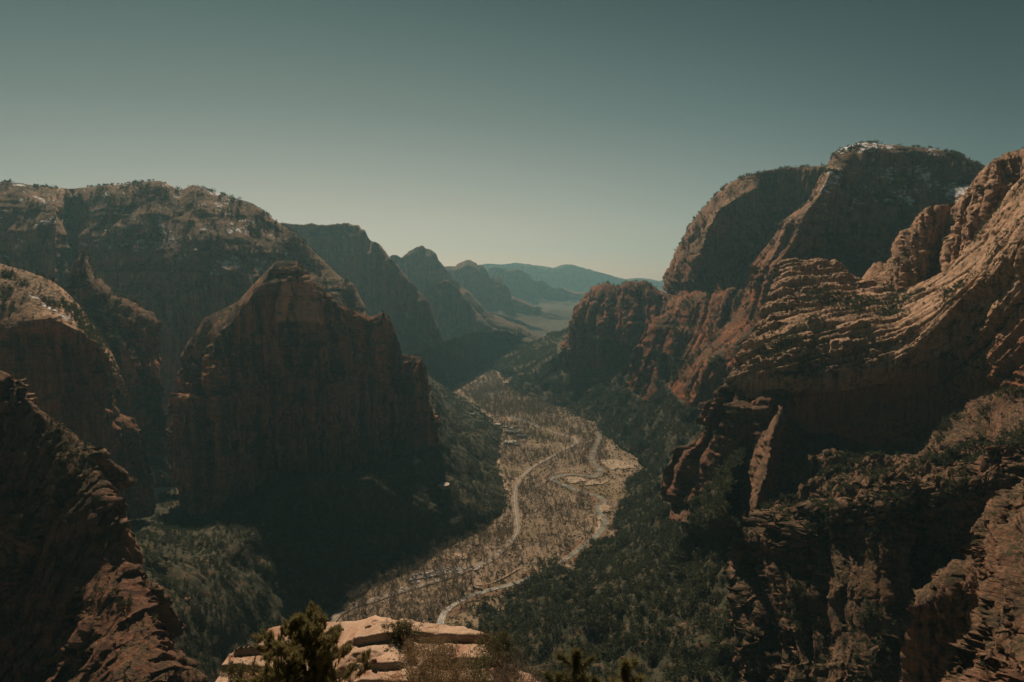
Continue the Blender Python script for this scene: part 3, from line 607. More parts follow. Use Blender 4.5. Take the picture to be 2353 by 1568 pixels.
# peak mass and spires standing on the slickrock
rows = [
 ('r3', [(1380,980,1150),(1450,950,1150),(1560,900,1150),(1700,700,1150),(1850,600,1150),(1990,560,1150),(2100,400,1120),(2230,300,1100),(2400,250,1080),(2650,230,1050)]),
 ('r3', [(1395,925,1060),(1490,812,1060),(1555,815,1050),(1700,572,1040),(1790,482,1030),(1950,466,1020),(2055,318,980),(2130,240,960),(2260,163,940),(2600,100,900)]),
 ('r3', [(1402,960,1035),(1475,900,1030),(1560,850,1020),(1690,660,1010),(1800,600,1015),(1925,600,1020),(2010,450,960),(2110,370,940),(2300,290,915),(2600,250,880)]),
 ('r3', [(1410,1000,1015),(1460,970,1010),(1570,920,995),(1680,800,980),(1790,720,1005),(1900,740,1010),(1960,620,950),(2080,520,925),(2290,440,895),(2600,400,870)]),
 ('r3', [(1420,1060,1000),(1480,1050,990),(1570,1010,975),(1680,930,960),(1780,880,985),(1880,880,990),(1925,780,935),(2060,660,910),(2280,560,885),(2600,560,860)]),
 ('r3', [(1420,1180,970),(1500,1180,960),(1600,1150,940),(1700,1100,930),(1800,1050,930),(1900,1050,910),(1960,1000,890),(2060,900,870),(2280,800,850),(2600,800,830)]),
]
P, U, Vv = surface(rows, 1.15, .35)
P = columns(P, 22, 9, (480, 640), 11)
P = columns(P, 8, 3.5, (420, 620), 12)
P = rock(P, 7, 50, 8, 17, 1.6, 8, 1.3, 4, seed=111, flz=6, crack=5, hmask=(.25+.75*sm(0, .6, np.abs(Vv-1)))[:, None])
M = masks(P, 111, -.05); M[..., 0] = np.clip(.75+.3*fbm(P, 60, 3, 3), 0, 1)
SPIRE = add_patch('rock_spire', P, M_slick, M, 'pale fluted rock spires and summit rising at the right edge')

# great slickrock ramp
rows = [
 ('r3', [(960,1000,1250),(1050,930,1250),(1280,920,1220),(1450,1000,1200),(1620,1060,1150),(1900,960,1080),(2130,740,1020),(2380,450,980),(2700,300,950)]),
 ('r3', [(868,815,1060),(1000,785,1060),(1255,820,1050),(1360,905,1020),(1620,985,960),(1880,865,900),(2100,645,850),(2353,315,780),(2650,100,720)]),
 ('r3', [(872,900,1040),(985,870,1030),(1200,890,1020),(1370,960,1000),(1610,1020,935),(1870,900,875),(2100,690,825),(2353,390,750),(2650,180,690)]),
 ('r3', [(835,1030,1000),(950,1000,985),(1150,980,980),(1360,1030,960),(1600,1070,905),(1850,960,850),(2095,760,795),(2353,480,710),(2650,280,650)]),
 ('r3', [(780,1140,970),(900,1100,950),(1150,1070,940),(1370,1090,910),(1600,1130,870),(1840,1020,820),(2090,810,760),(2353,550,670),(2650,380,610)]),
 ('r3', [(735,1240,950),(850,1220,925),(1100,1180,895),(1370,1180,865),(1600,1200,835),(1830,1080,795),(2085,850,735),(2353,600,635),(2650,470,570)]),
 ('r3', [(690,1330,925),(810,1330,895),(1050,1330,865),(1350,1330,840),(1600,1320,815),(1800,1160,785),(2060,890,725),(2353,680,625),(2650,560,560)]),
 ('r3', [(640,1420,900),(780,1440,870),(1000,1480,845),(1300,1490,825),(1550,1440,808),(1770,1270,785),(2040,960,725),(2353,780,630),(2650,680,565)]),
 ('r3', [(600,1500,890),(760,1530,865),(980,1560,850),(1280,1560,835),(1540,1520,820),(1760,1370,800),(2040,1100,745),(2353,950,650),(2650,900,590)]),
 ('r6', [(340,230,890),(480,180,870),(740,120,860),(1000,80,850),(1200,60,835),(1380,60,810),(1600,60,750),(1907,60,660),(2200,60,600)]),
 ('r6', [(300,400,890),(480,300,880),(760,220,870),(1000,200,860),(1200,220,845),(1400,220,815),(1620,200,750),(1907,220,660),(2200,240,600)]),
 ('r6', [(250,620,880),(480,500,880),(760,400,850),(1000,380,840),(1200,420,820),(1400,420,780),(1620,400,710),(1907,380,630),(2200,400,570)]),
]
P, U, Vv = surface(rows, 1.05, .5)
slope_m = sm(8.2, 7.2, Vv)[:, None]*np.ones((1, P.shape[1]))
P = rock(P, 13, 60, 3.6, 20, 1.0, 8, 1.2, 4, seed=222, flz=7, crack=4, dip=(.28, -.12), grain=(.587, -.62, .52), gk=.12, hmask=(.22+.78*sm(2.6, 5.4, U))[None, :])
P = rock(P, 9, 36, 6, 12, .6, 7, 2.4, 5, seed=223, flz=2, crack=3, grain=(.87, -.35, .35), gk=.35, hmask=(sm(5.4, 2.8, U)[None, :]*sm(8, 6.5, Vv)[:, None]))
slope_m = slope_m*(.3+.7*sm(2.6, 5.4, U))[None, :]
# diagonal ledges of the cross-bedded ramp
t = (P[..., 2] + .34*P[..., 0] - .1*P[..., 1] + 26*fbm(P, 60, 5, 77, .6))/9
fr = t-np.floor(t); t2 = t*2.7; fr2 = t2-np.floor(t2)
P[..., 2] += slope_m*(2.6*(fr-.5)*sm(-.05, .5, fbm(P, 36, 4, 78)) + 1.3*(fr2-.5)*sm(-.1, .4, fbm(P, 18, 3, 79)))
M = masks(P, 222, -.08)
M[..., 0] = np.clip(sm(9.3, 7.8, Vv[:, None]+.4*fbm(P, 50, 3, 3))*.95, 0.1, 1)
M[..., 1] *= 1-.3*slope_m
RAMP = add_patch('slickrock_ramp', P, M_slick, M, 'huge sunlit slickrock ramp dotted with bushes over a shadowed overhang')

# prow below the ramp
rows = [
 ('r6', [(430,100,960),(480,80,950),(560,60,940),(640,60,930),(700,80,920),(900,100,910)]),
 ('r6', [(383,30,905),(450,38,890),(560,44,872),(612,62,862),(690,58,856),(760,80,880)]),
 ('r6', [(366,125,890),(440,130,862),(520,150,868),(590,170,842),(680,190,838),(745,200,875)]),
 ('r6', [(318,260,885),(400,270,850),(500,300,855),(575,330,825),(645,380,815),(735,350,860)]),
 ('r6', [(205,365,880),(330,400,840),(440,420,840),(560,480,800),(612,520,785),(735,500,830)]),
 ('r6', [(158,500,875),(290,540,820),(400,560,810),(510,640,765),(560,640,745),(690,660,790)]),
 ('r6', [(145,640,860),(270,670,800),(390,700,770),(470,750,730),(520,760,705),(650,780,750)]),
 ('r6', [(120,740,820),(260,770,760),(390,790,730),(460,840,690),(510,860,660),(640,880,700)]),
]
P, U, Vv = surface(rows, 1.1, .3)
P = columns(P, 40, 22, (230, 330), 31)
P = columns(P, 13, 6, (170, 320), 32)
P = rock(P, 5, 40, 9, 20, 1.9, 9, 1.3, 4, seed=333, flz=6, crack=5)
M = masks(P, 333, .0); M[..., 0] = np.clip(.3*sm(2, 4, U[None, :])+.2*fbm(P, 40, 3, 3), 0, 1)
PROW = add_patch('cliff', P, M_near, M, 'red prow with a hanging tower below the tip of the slickrock ramp')

# long lit buttress that drops from the tower to the forest
rows = []
for x, y, Y, w in ((705,40,868,.5),(690,110,846,.7),(655,210,806,.9),(615,320,772,1),(600,430,748,1.1),(572,560,716,1.15),(540,660,690,1.1),(512,760,664,1),(498,880,634,1),(500,1000,606,1.05),(512,1110,582,1.1),(545,1230,556,1.1),(585,1370,532,1.1),(625,1520,508,1.1),(655,1680,485,1.1)):
    rows.append(('r6', [(x-105*w, y+26, Y+95*w), (x-58*w, y+12, Y+42*w), (x-20*w, y+3, Y+10), (x, y, Y), (x+34*w, y+6, Y+18*w), (x+75*w, y+10, Y+60*w), (x+120*w, y+14, Y+110*w)]))
P, U, Vv = surface(rows, 1.1, .3)
P = columns(P, 26, 6, (100, 400), 36)
P = rock(P, 7, 36, 7, 13, 1.4, 7, .9, 3.5, seed=345, flz=8, crack=5)
M = masks(P, 345, .02); M[..., 0] = np.clip(.35+.35*fbm(P, 20, 4, 3), 0, 1)
BUTT = add_patch('rock_buttress', P, M_near, M, 'long pale rock buttress dropping from under the ramp to the forest')

# bench, columns and the long buttress ridge, near right
rows = [
 ('r6', [(700,420,860),(740,345,850),(840,295,840),(1000,320,820),(1250,385,790),(1450,330,740),(1540,200,690),(1660,100,640),(1907,60,600),(2300,0,560)]),
 ('r6', [(640,520,800),(720,420,800),(850,400,790),(1000,400,790),(1250,420,750),(1420,400,700),(1560,340,640),(1720,300,590),(1907,300,550),(2300,300,510)]),
 ('r6', [(560,640,740),(700,600,740),(860,540,740),(1030,490,730),(1220,480,700),(1400,440,650),(1560,420,590),(1720,400,550),(1907,380,520),(2300,380,480)]),
 ('r6', [(520,720,690),(650,720,680),(780,690,670),(920,570,660),(1100,560,640),(1260,560,600),(1420,540,560),(1560,520,530),(1720,520,500),(2300,500,460)]),
 ('r6', [(500,820,640),(620,820,620),(760,780,600),(900,680,600),(1060,650,580),(1220,660,555),(1300,660,590),(1500,680,560),(1700,700,530),(2300,700,480)]),
 ('r6', [(497,900,630),(600,900,605),(740,880,585),(880,840,572),(1040,820,558),(1190,740,552),(1300,800,640),(1450,860,610),(1600,900,550),(2300,900,490)]),
 ('r6', [(490,1000,612),(590,1000,588),(720,980,568),(870,970,553),(1040,960,540),(1200,950,532),(1290,1000,635),(1420,1050,595),(1600,1080,535),(2300,1100,480)]),
 ('r6', [(495,1110,595),(590,1110,570),(720,1120,550),(870,1130,535),(1040,1140,520),(1200,1140,512),(1280,1200,625),(1420,1240,580),(1600,1280,520),(2300,1300,470)]),
 ('r6', [(520,1260,575),(600,1270,548),(720,1290,530),(870,1300,514),(1040,1310,500),(1180,1320,493),(1270,1360,610),(1420,1400,565),(1600,1440,505),(2300,1440,455)]),
 ('r6', [(580,1420,552),(640,1440,528),(740,1450,508),(880,1460,494),(1040,1470,480),(1190,1480,472),(1280,1540,595),(1430,1560,550),(1620,1580,490),(2300,1600,440)]),
 ('r6', [(640,1620,525),(700,1640,505),(780,1660,488),(900,1680,472),(1050,1700,460),(1200,1720,452),(1300,1800,575),(1450,1820,530),(1640,1820,480),(2300,1800,430)]),
]
P, U, Vv = surface(rows, 1.0, .35)
bn = (sm(.6, 1.6, Vv)*sm(5.2, 4.2, Vv))[:, None]
P[..., 2] += bn*(30*np.maximum(0, fbm(P*np.array([1, .7, 0]), 46, 5, 47, .6, True)-.30)**1.1 + 9*fbm(P, 18, 4, 48, .6, True)-6)
P = columns(P, 38, 32, (150, 268), 41, sm(3.0, 4.4, Vv)[:, None]+0*P[..., 0], row=.7)
P = columns(P, 13, 11, (150, 275), 42, sm(3, 4.2, Vv)[:, None]+0*P[..., 0], row=.7)
P = rock(P, 13, 42, 9, 13, .8, 7, .8, 3.5, seed=444, flz=15, crack=8)
M = masks(P, 444, .22)
M[..., 0] = np.clip(.55+.35*fbm(P, 50, 3, 3), 0, 1)*.8
NRIGHT = add_patch('cliff', P, M_near, M, 'wooded bench breaking into tall rock columns in the lower right')

# spur across the dark gorge
rows = [
 ('r6', [(1400,1180,480),(1520,1120,470),(1620,1020,450),(1700,950,430),(1800,900,420)]),
 ('r6', [(1352,1098,420),(1470,1050,415),(1590,960,400),(1650,890,385),(1760,860,370)]),
 ('r6', [(1354,1130,410),(1460,1110,403),(1580,1020,390),(1660,960,375),(1760,930,360)]),
 ('r6', [(1360,1185,405),(1460,1150,396),(1570,1110,384),(1660,1060,370),(1760,1040,355)]),
 ('r6', [(1350,1400,416),(1460,1380,408),(1570,1360,396),(1660,1340,380),(1760,1320,362)]),
 ('r6', [(1340,1650,424),(1460,1650,416),(1570,1650,402),(1660,1650,386),(1760,1650,366)]),
]
P, U, Vv = surface(rows, 1.1, .3)
P = columns(P, 15, 8, (200, 330), 63)
P = columns(P, 6, 3, (200, 320), 64)
P = rock(P, 5, 30, 4, 12, 1.4, 5, .9, 3, seed=455, flz=6, crack=3)
M = masks(P, 455, .05); M[..., 0] = .35
SPUR = add_patch('rock_spur', P, M_near, M, 'narrow lit spur crossing the dark gorge in the lower right corner')

# near slab at the right edge
rows = [
 ('r6', [(1800,660,420),(1900,560,430),(2050,480,440),(2250,400,440),(2450,350,440)]),
 ('r6', [(1745,800,350),(1815,690,355),(1900,560,360),(2080,470,350),(2400,380,340)]),
 ('r6', [(1620,900,325),(1780,830,318),(1900,740,315),(2080,660,305),(2400,600,295)]),
 ('r6', [(1650,1020,312),(1790,1000,298),(1910,930,290),(2100,900,280),(2400,850,270)]),
 ('r6', [(1690,1180,298),(1800,1160,280),(1920,1120,272),(2100,1100,262),(2400,1100,252)]),
 ('r6', [(1645,1330,282),(1770,1330,264),(1860,1330,262),(2050,1320,246),(2400,1320,236)]),
 ('r6', [(1640,1450,272),(1750,1460,252),(1840,1450,246),(2020,1440,232),(2400,1450,222)]),
 ('r6', [(1590,1560,262),(1720,1540,242),(1840,1520,232),(2020,1530,218),(2400,1560,208)]),
 ('r6', [(1560,1750,240),(1720,1740,222),(1840,1720,212),(2020,1730,200),(2400,1760,190)]),
]
P, U, Vv = surface(rows, 1.0, .35)
P = columns(P, 30, 15, (0, 500), 61, row=.5, wob=1.2)
P = columns(P, 11, 5, (0, 500), 62, row=.5, wob=1.0)
P = rock(P, 8, 28, 6, 14, 1.0, 4, .7, 2.5, seed=466, flz=3, crack=6, dip=(.2, .1), grain=(.3, -.3, .9), gk=.3)
M = masks(P, 466, -.1); M[..., 0] = np.clip(.5+.5*fbm(P, 18, 4, 3), 0, 1)
SLAB = add_patch('rock_slab', P, M_near, M, 'brown cross bedded slab in the lower right corner')

# right scree and forest
rows = [
 zc([(900,1700),(1005,1500),(1100,1388),(1200,1330),(1330,1262),(1400,1215),(1425,1170),(1425,1130),(1440,1100),(1470,1075),(1400,1020),(1360,975),(1260,930),(1190,905),(1160,888)], -3),
 zc([(1060,1700),(1120,1500),(1180,1400),(1270,1340),(1370,1275),(1430,1225),(1460,1180),(1460,1140),(1480,1110),(1500,1070),(1440,1010),(1390,960),(1290,910),(1215,888),(1180,872)], 25),
 zc([(1200,1700),(1230,1500),(1270,1400),(1350,1345),(1430,1280),(1470,1230),(1490,1190),(1490,1150),(1515,1110),(1535,1060),(1480,1000),(1420,945),(1320,893),(1245,872),(1210,858)], 60),
 ('m', [(1320,1700,'z',66),(1340,1520,'z',70),(1370,1410,'z',76),(1430,1345,'z',82),(1490,1280,'z',88),(1515,1235,'z',92),(1525,1195,'z',95),(1525,1155,'z',95),(1550,1110,'z',95),(1570,1040,'z',95),(1520,980,'z',95),(1455,928,'z',95),(1350,875,'z',95),(1275,852,'z',95),(1240,842,'z',95)]),
 ('m', [(1450,1720,'z',84),(1460,1550,'z',90),(1480,1430,'z',98),(1520,1350,'z',106),(1555,1280,'z',114),(1570,1240,'z',122),(1565,1200,'z',135),(1560,1160,'z',135),(1585,1100,'z',135),(1610,1010,'z',135),(1560,950,'z',135),(1490,905,'z',135),(1390,855,'z',135),(1310,832,'z',135),(1270,825,'z',135)]),
 ('m', [(1580,1760,'z',98),(1580,1590,'z',108),(1590,1460,'z',120),(1610,1370,'z',136),(1630,1300,'z',148),(1640,1240,'z',160),(1610,1200,'z',185),(1600,1150,'z',185),(1630,1080,'z',185),(1660,970,'z',185),(1610,910,'z',185),(1530,870,'z',185),(1430,830,'z',185),(1340,805,'z',185),(1300,800,'z',185)]),
 ('m', [(1700,1800,'z',110),(1700,1640,'z',125),(1700,1500,'z',145),(1700,1400,'z',163),(1710,1310,'z',178),(1720,1240,'z',192),(1680,1180,'z',245),(1660,1120,'z',245),(1690,1040,'z',245),(1710,930,'z',245),(1660,870,'z',245),(1580,830,'z',245),(1470,800,'z',245),(1380,780,'z',245),(1340,775,'z',245)]),
]
P, U, Vv = surface(rows, 1.2, .6)
P = soft(P, 12, 60, 636, 1.8, 22, 80)
TAL_R = add_patch('slope', P, M_talus, masks(P, 636, 0), 'dark forested slope between the river and the right cliffs')
# ------------------------------------------------------------------ valley floor
def ground():
    xs = np.concatenate([[-40000, -20000, -10000, -6000, -4000], np.arange(-2500, -700, 100), np.arange(-700, 701, 8), np.arange(800, 2501, 100), [4000, 6000, 10000, 20000, 40000]]).astype(float)
    ys = np.concatenate([[-3000, -1000, 0, 200, 400], np.arange(500, 2200, 8), np.arange(2200, 5000, 40), np.arange(5000, 9000, 200), [10000, 12000, 15000, 20000, 30000, 45000]]).astype(float)
    X, Y = np.meshgrid(xs, ys); P = np.stack([X, Y, 0*X], -1)
    P[..., 2] = -.6 + .5*fbm(P, 60, 3, 5) + np.where((np.abs(X) > 3000), 0, 0)
    return P
m, n, l, b = mat('valley_soil', .95, .1); B = NB(m)
c = B.mix(B.ramp(B.tex(.012, 8, .6), .4, .6), (.26, .20, .14), (.18, .138, .098))
c = B.mix(B.ramp(B.tex(.05, 9, .7), .5, .66), c, (.13, .09, .055))
c = B.mix(B.ramp(B.tex(.004, 5, .6), .52, .62), c, (.16, .125, .07))
c = B.mix(1.0, c, B.ramp(B.tex(.6, 8, .7), .3, .72, (.7, .7, .7, 1), (1.2, 1.2, 1.2, 1)), 'MULTIPLY')
l.new(c, b.inputs['Base Color']); B.bump(B.tex(.4, 8, .7), b, .6, 1.0)
P = ground(); GROUND = P
me = raw_mesh('ground', P.reshape(-1, 3), grid_faces(*P.shape[:2]), True); link('ground', me, [m], label='tan valley floor of dry grass and bare soil', kind='structure')
def ribbon(name, pts, width, zz, M, label, wob=0, f='r8', step=5, seed=0):
    K = np.array([PZ(q[0], q[1], q[2]) if isinstance(q[0], str) else PZ(f, q[0], q[1]) for q in pts])
    k = len(K); out = []
    Q = interp_axis(K[:, None, :], [max(2, int(np.linalg.norm(K[i+1]-K[i])/step)) for i in range(k-1)], 1.0)[:, 0]
    T = np.gradient(Q, axis=0); T /= np.linalg.norm(T, axis=1, keepdims=True)+1e-9; Nn = np.stack([-T[:, 1], T[:, 0], 0*T[:, 0]], 1)
    w = width/2*np.ones(len(Q))
    a = w*(1+wob*noise(Q, (22, 22, 22), seed)); c_ = w*(1+wob*noise(Q, (19, 19, 19), seed+1))
    G = np.stack([Q-Nn*a[:, None], Q-Nn*a[:, None]*.33, Q+Nn*c_[:, None]*.33, Q+Nn*c_[:, None]], 1)
    G[..., 2] = zz
    me = raw_mesh(name, G.reshape(-1, 3), grid_faces(*G.shape[:2])[:, ::-1], True)
    link(name, me, [M], label=label, kind='structure'); return Q
mw, n, l, b = mat('river_water', .2, .5); B = NB(mw)
l.new(B.mix(B.ramp(B.tex(.06, 6, .6), .4, .6), (.12, .12, .10), (.24, .23, .19)), b.inputs['Base Color'])
B.bump(B.tex(1.1, 6, .7), b, .55, .5)
ma, n, l, b = mat('asphalt', .8, .3); B = NB(ma)
l.new(B.mix(B.ramp(B.tex(.3, 6, .6), .3, .7), (.13, .115, .10), (.17, .15, .13)), b.inputs['Base Color'])
mg, n, l, b = mat('gravel', .95, .1); B = NB(mg)
l.new(B.mix(B.ramp(B.tex(.08, 8, .7), .4, .6), (.36, .29, .215), (.20, .15, .10)), b.inputs['Base Color']); B.bump(B.tex(.8, 8, .7), b, .5, .6)
mp, n, l, b = mat('path_dirt', .95, .1); B = NB(mp)
l.new(B.mix(B.ramp(B.tex(.15, 8, .7), .4, .6), (.33, .24, .165), (.25, .175, .115)), b.inputs['Base Color'])
mb, n, l, b = mat('bank_soil', .95, .1); B = NB(mb)
l.new(B.mix(B.ramp(B.tex(.1, 8, .7), .4, .6), (.13, .08, .05), (.18, .12, .075)), b.inputs['Base Color']); B.bump(B.tex(.5, 8, .7), b, .6, 1)
my, n, l, b = mat('road_paint', .7, .2); b.inputs['Base Color'].default_value = (.55, .42, .2, 1)
riv = [('r8',1540,295),('r8',1565,340),('r8',1530,420),('r8',1505,480),('r8',1490,545),('r8',1530,592),('r8',1570,630),('r8',1560,662),('r8',1500,690),('r8',1440,685),('r8',1300,668),('r8',1200,685),('r8',1150,712),('r8',1210,752),('r8',1300,785),('r8',1400,822),('r8',1500,850),('r8',1570,880),('r8',1600,915),('r8',1560,960),('r8',1550,1010),('r8',1600,1060),('r8',1612,1110),('r8',1575,1180),('r8',1500,1250),('m',1300,1285),('m',1200,1335),('r9',1760,830),('r9',1600,900),('r9',1450,985),('r9',1350,1080),('r9',1290,1190),('m',1000,1470),('m',960,1560)]
ribbon('river_bank', riv, 30, .12, mb, 'reddish brown scrub banks along the winding river', .8, seed=3)
RIVER = ribbon('river', riv[:25], 12.5, .55, mw, 'shallow winding river shining between bars', .6, step=4, seed=9)
RIVER2 = ribbon('river', riv[24:], 9, .56, mw, 'near narrow stretch of the river glittering by the ledge', .3, step=3, seed=10)
rd = [('m',1175,960),('r8',990,235),('r8',1130,285),('r8',1290,335),('r8',1350,360),('r8',1345,400),('r8',1240,450),('r8',1120,520),('r8',990,590),('r8',880,680),('r8',815,780),('r8',800,900),('r8',815,1030),('r8',825,1180),('r8',760,1280),('r8',680,1360),('r8',560,1450),('r9',1500,560),('r9',1250,650),('r9',950,740),('r9',600,840),('r9',350,930),('r9',100,1000),('m',770,1420),('m',720,1480)]
ribbon('road_shoulder', rd, 11, .7, mp, 'pale gravel shoulders of the canyon road', .15, seed=5)
ROAD = ribbon('road', rd, 8.5, .85, ma, 'grey two lane canyon road curving along the valley floor', 0)
ribbon('road_marking', rd, .5, .95, my, 'yellow centre line painted on the canyon road')
ribbon('path', [(680,515),(660,560),(650,610),(665,650),(690,720),(720,790),(770,855)], 8, .72, mp, 'pale dirt track beside the trees west of the road', .3)
ribbon('path', [('r9',2353,480),('r9',2200,570),('r9',1950,690),('r9',1700,700),('r9',1690,660),('r9',1720,740),('r9',1790,750),('r9',1850,775)], 4, .74, mp, 'footpath leading to the footbridge', .3)
ribbon('path', [('r8',1090,1530),('r8',1250,1420),('r8',1400,1290),('r8',1490,1160)], 2, .74, mp, 'riverside footpath on the east bank edge', .3)
ribbon('path', [('m',990,1262),('m',1060,1228),('m',1140,1200),('r8',780,1120)], 5, .73, mp, 'dirt track at the foot of the sunlit hill', .3)
ribbon('parking_lot', [('r9',850,610),('r9',1150,560),('r9',1400,510),('r9',1620,520)], 24, .76, ma, 'parking lot beside the road among bare trees', .2)
ribbon('parking_lot', [('r9',1300,330),('r9',1500,330),('r9',1640,320)], 22, .76, mp, 'dirt parking area north of the road', .2)
ribbon('road', [('r8',1000,240),('r8',860,170),('r8',700,140),('r8',600,105),('m',1100,940)], 8, .78, ma, 'far stretch of road beyond the lodge', 0)
ribbon('road', [('r2',780,1250),('r2',870,1190),('r2',960,1140),('r2',1010,1090),('r2',1030,1050)], 12, .78, mp, 'pale track winding into the far valley', .1)
ribbon('river', [('r2',940,1290),('r2',1040,1255),('r2',1045,1215),('r2',980,1180),('r2',940,1140),('r2',1010,1100),('r2',1035,1060),('r2',985,1035)], 24, .6, mw, 'far bend of the river glinting upstream of the lodge', .4, seed=4)
def flat_blob(name, pts, zz, M, label, f='r8', seed=0):
    K = np.array([PZ(f, x, y) for x, y in pts]); c0 = K.mean(0)
    Q = interp_axis(np.concatenate([K, K[:1]])[:, None], [14]*len(K), 1.0)[:-1, 0]
    Q = c0 + (Q-c0)*(1+.22*noise(Q, (9, 9, 9), seed)+.12*noise(Q, (3, 3, 3), seed))[:, None]; Q[:, 2] = zz
    n_ = len(Q); V = np.concatenate([Q, c0[None]+[[0, 0, zz]]]); F = np.stack([np.arange(n_), (np.arange(n_)+1) % n_, np.full(n_, n_)], 1)
    link(name, raw_mesh(name, V, F), [M], label=label, kind='structure')
flat_blob('gravel_bar', [(1260,705),(1330,690),(1410,700),(1440,725),(1370,745),(1290,740)], .82, mg, 'white gravel bar inside the river loop', seed=1)
flat_blob('gravel_bar', [(1600,930),(1650,960),(1640,1010),(1590,1010),(1560,975)], .83, mg, 'pale gravel bar at the river bend', seed=2)
flat_blob('gravel_bar', [(1545,1040),(1580,1060),(1575,1110),(1540,1200),(1520,1180),(1545,1110)], .84, mg, 'narrow gravel bar in mid river', seed=3)
flat_blob('gravel_bar', [(1530,540),(1650,530),(1792,560),(1880,600),(1792,620),(1650,610)], .85, mg, 'stony wash east of the river', seed=4)
flat_blob('gravel_bar', [('r2',0,0)][:0] or [(1500,720),(1560,735),(1640,720),(1620,750),(1500,760),(1430,765)], .86, mg, 'sand strip south of the river loop', seed=5)
flat_blob('field', [(650,140),(790,170),(770,210),(660,200)], .7, mp, 'bare clearing beyond the lodge', seed=7)
flat_blob('field', [(750,720),(840,700),(860,740),(800,790),(760,770)], .5, mp, 'bare field inside the road bend', seed=8)
flat_blob('field', [('r5')][:0] or [(20,1050),(150,1070),(300,1130),(260,1180),(100,1200),(20,1190)], .5, mp, 'bare sand at the shadow edge', seed=9)

# ------------------------------------------------------------------ haze
me = bpy.data.meshes.new('haze')
x0, x1, y0, y1, z0, z1 = -16000, 16000, -3000, 15600, -12, 1150
hv = [(x, y, zz) for x in (x0, x1) for y in (y0, y1) for zz in (z0, z1)]
me.from_pydata(hv, [], [(0,1,3,2),(4,6,7,5),(0,4,5,1),(2,3,7,6),(0,2,6,4),(1,5,7,3)])
mh = bpy.data.materials.new('haze_air'); mh.use_nodes = True; hn = mh.node_tree.nodes; hn.clear()
out = hn.new('ShaderNodeOutputMaterial'); pv = hn.new('ShaderNodeVolumePrincipled')
pv.inputs['Color'].default_value = (.34, .68, .79, 1); pv.inputs['Density'].default_value = 5.0e-5; pv.inputs['Anisotropy'].default_value = .35
mh.node_tree.links.new(pv.outputs[0], out.inputs['Volume'])
link('haze', me, [mh], label='thin blue green haze filling the canyon', kind='stuff')
# ------------------------------------------------------------------ depth of the land as the camera sees it (to know where things can stand in view)
ZB = np.full((171, 256), 1e9); ZBP = np.zeros((171, 256, 3))
FINE = np.full((341, 512), 1e9); FINEP = np.zeros((341, 512, 3))
for P in list(PATCH.values()) + [GROUND]:
    Q = P.reshape(-1, 3); x, y, d = project(Q)
    k = (x > 0) & (x < 1023.9) & (y > 0) & (y < 681.9) & (d > 5)
    x, y, d, Q = x[k], y[k], d[k], Q[k]
    np.minimum.at(ZB, ((y/4).astype(int), (x/4).astype(int)), d)
    o = np.argsort(-d); yi = (y[o]/2).astype(int); xi = (x[o]/2).astype(int)
    better = d[o] < FINE[yi, xi]
    FINE[yi[better], xi[better]] = d[o][better]; FINEP[yi[better], xi[better]] = Q[o][better]
def visible(Q, lift=2.0, slack=1.03):
    x, y, d = project(Q+np.array([0, 0, lift])); k = (x > 0) & (x < 1023.9) & (y > 0) & (y < 681.9)
    yi = np.clip(y/4, 0, 170).astype(int); xi = np.clip(x/4, 0, 255).astype(int)
    return k & (d < ZB[yi, xi]*slack+4)
def hit(f, x, y):
    x0, y0, s = FR[f]; X = (x0+x*s)/2.298/2; Y = (y0+y*s)/2.298/2; X = int(X); Y = int(Y)
    best = None
    for dy in range(-3, 4):
        for dx in range(-3, 4):
            if 0 <= Y+dy < 341 and 0 <= X+dx < 512 and FINE[Y+dy, X+dx] < 1e8:
                c_ = dx*dx+dy*dy
                if best is None or c_ < best[0]: best = (c_, FINEP[Y+dy, X+dx])
    return best[1].copy()
def sample(P, n, rng, nzmin=.0, nzmax=1.0, weight=None, vis=True):
    "n points spread evenly by area over a patch"
    A = P[:-1, :-1]; Bq = P[1:, :-1]; Cq = P[:-1, 1:]
    cr_ = np.cross(Bq-A, Cq-A); ar = np.linalg.norm(cr_, axis=-1); nz = np.abs(cr_[..., 2])/(ar+1e-9)
    w = ar*(nz >= nzmin)*(nz <= nzmax)
    if weight is not None: w = w*weight(A)
    if vis: w = w*visible(A.reshape(-1, 3)).reshape(w.shape)
    w = w.ravel(); c_ = np.cumsum(w)
    if c_[-1] <= 0: return np.zeros((0, 3))
    idx = np.searchsorted(c_, rng.random(n)*c_[-1]); i, j = np.unravel_index(np.minimum(idx, len(w)-1), ar.shape)
    a = rng.random((n, 1)); b_ = rng.random((n, 1))
    return A[i, j] + (Bq-A)[i, j]*a + (Cq-A)[i, j]*b_

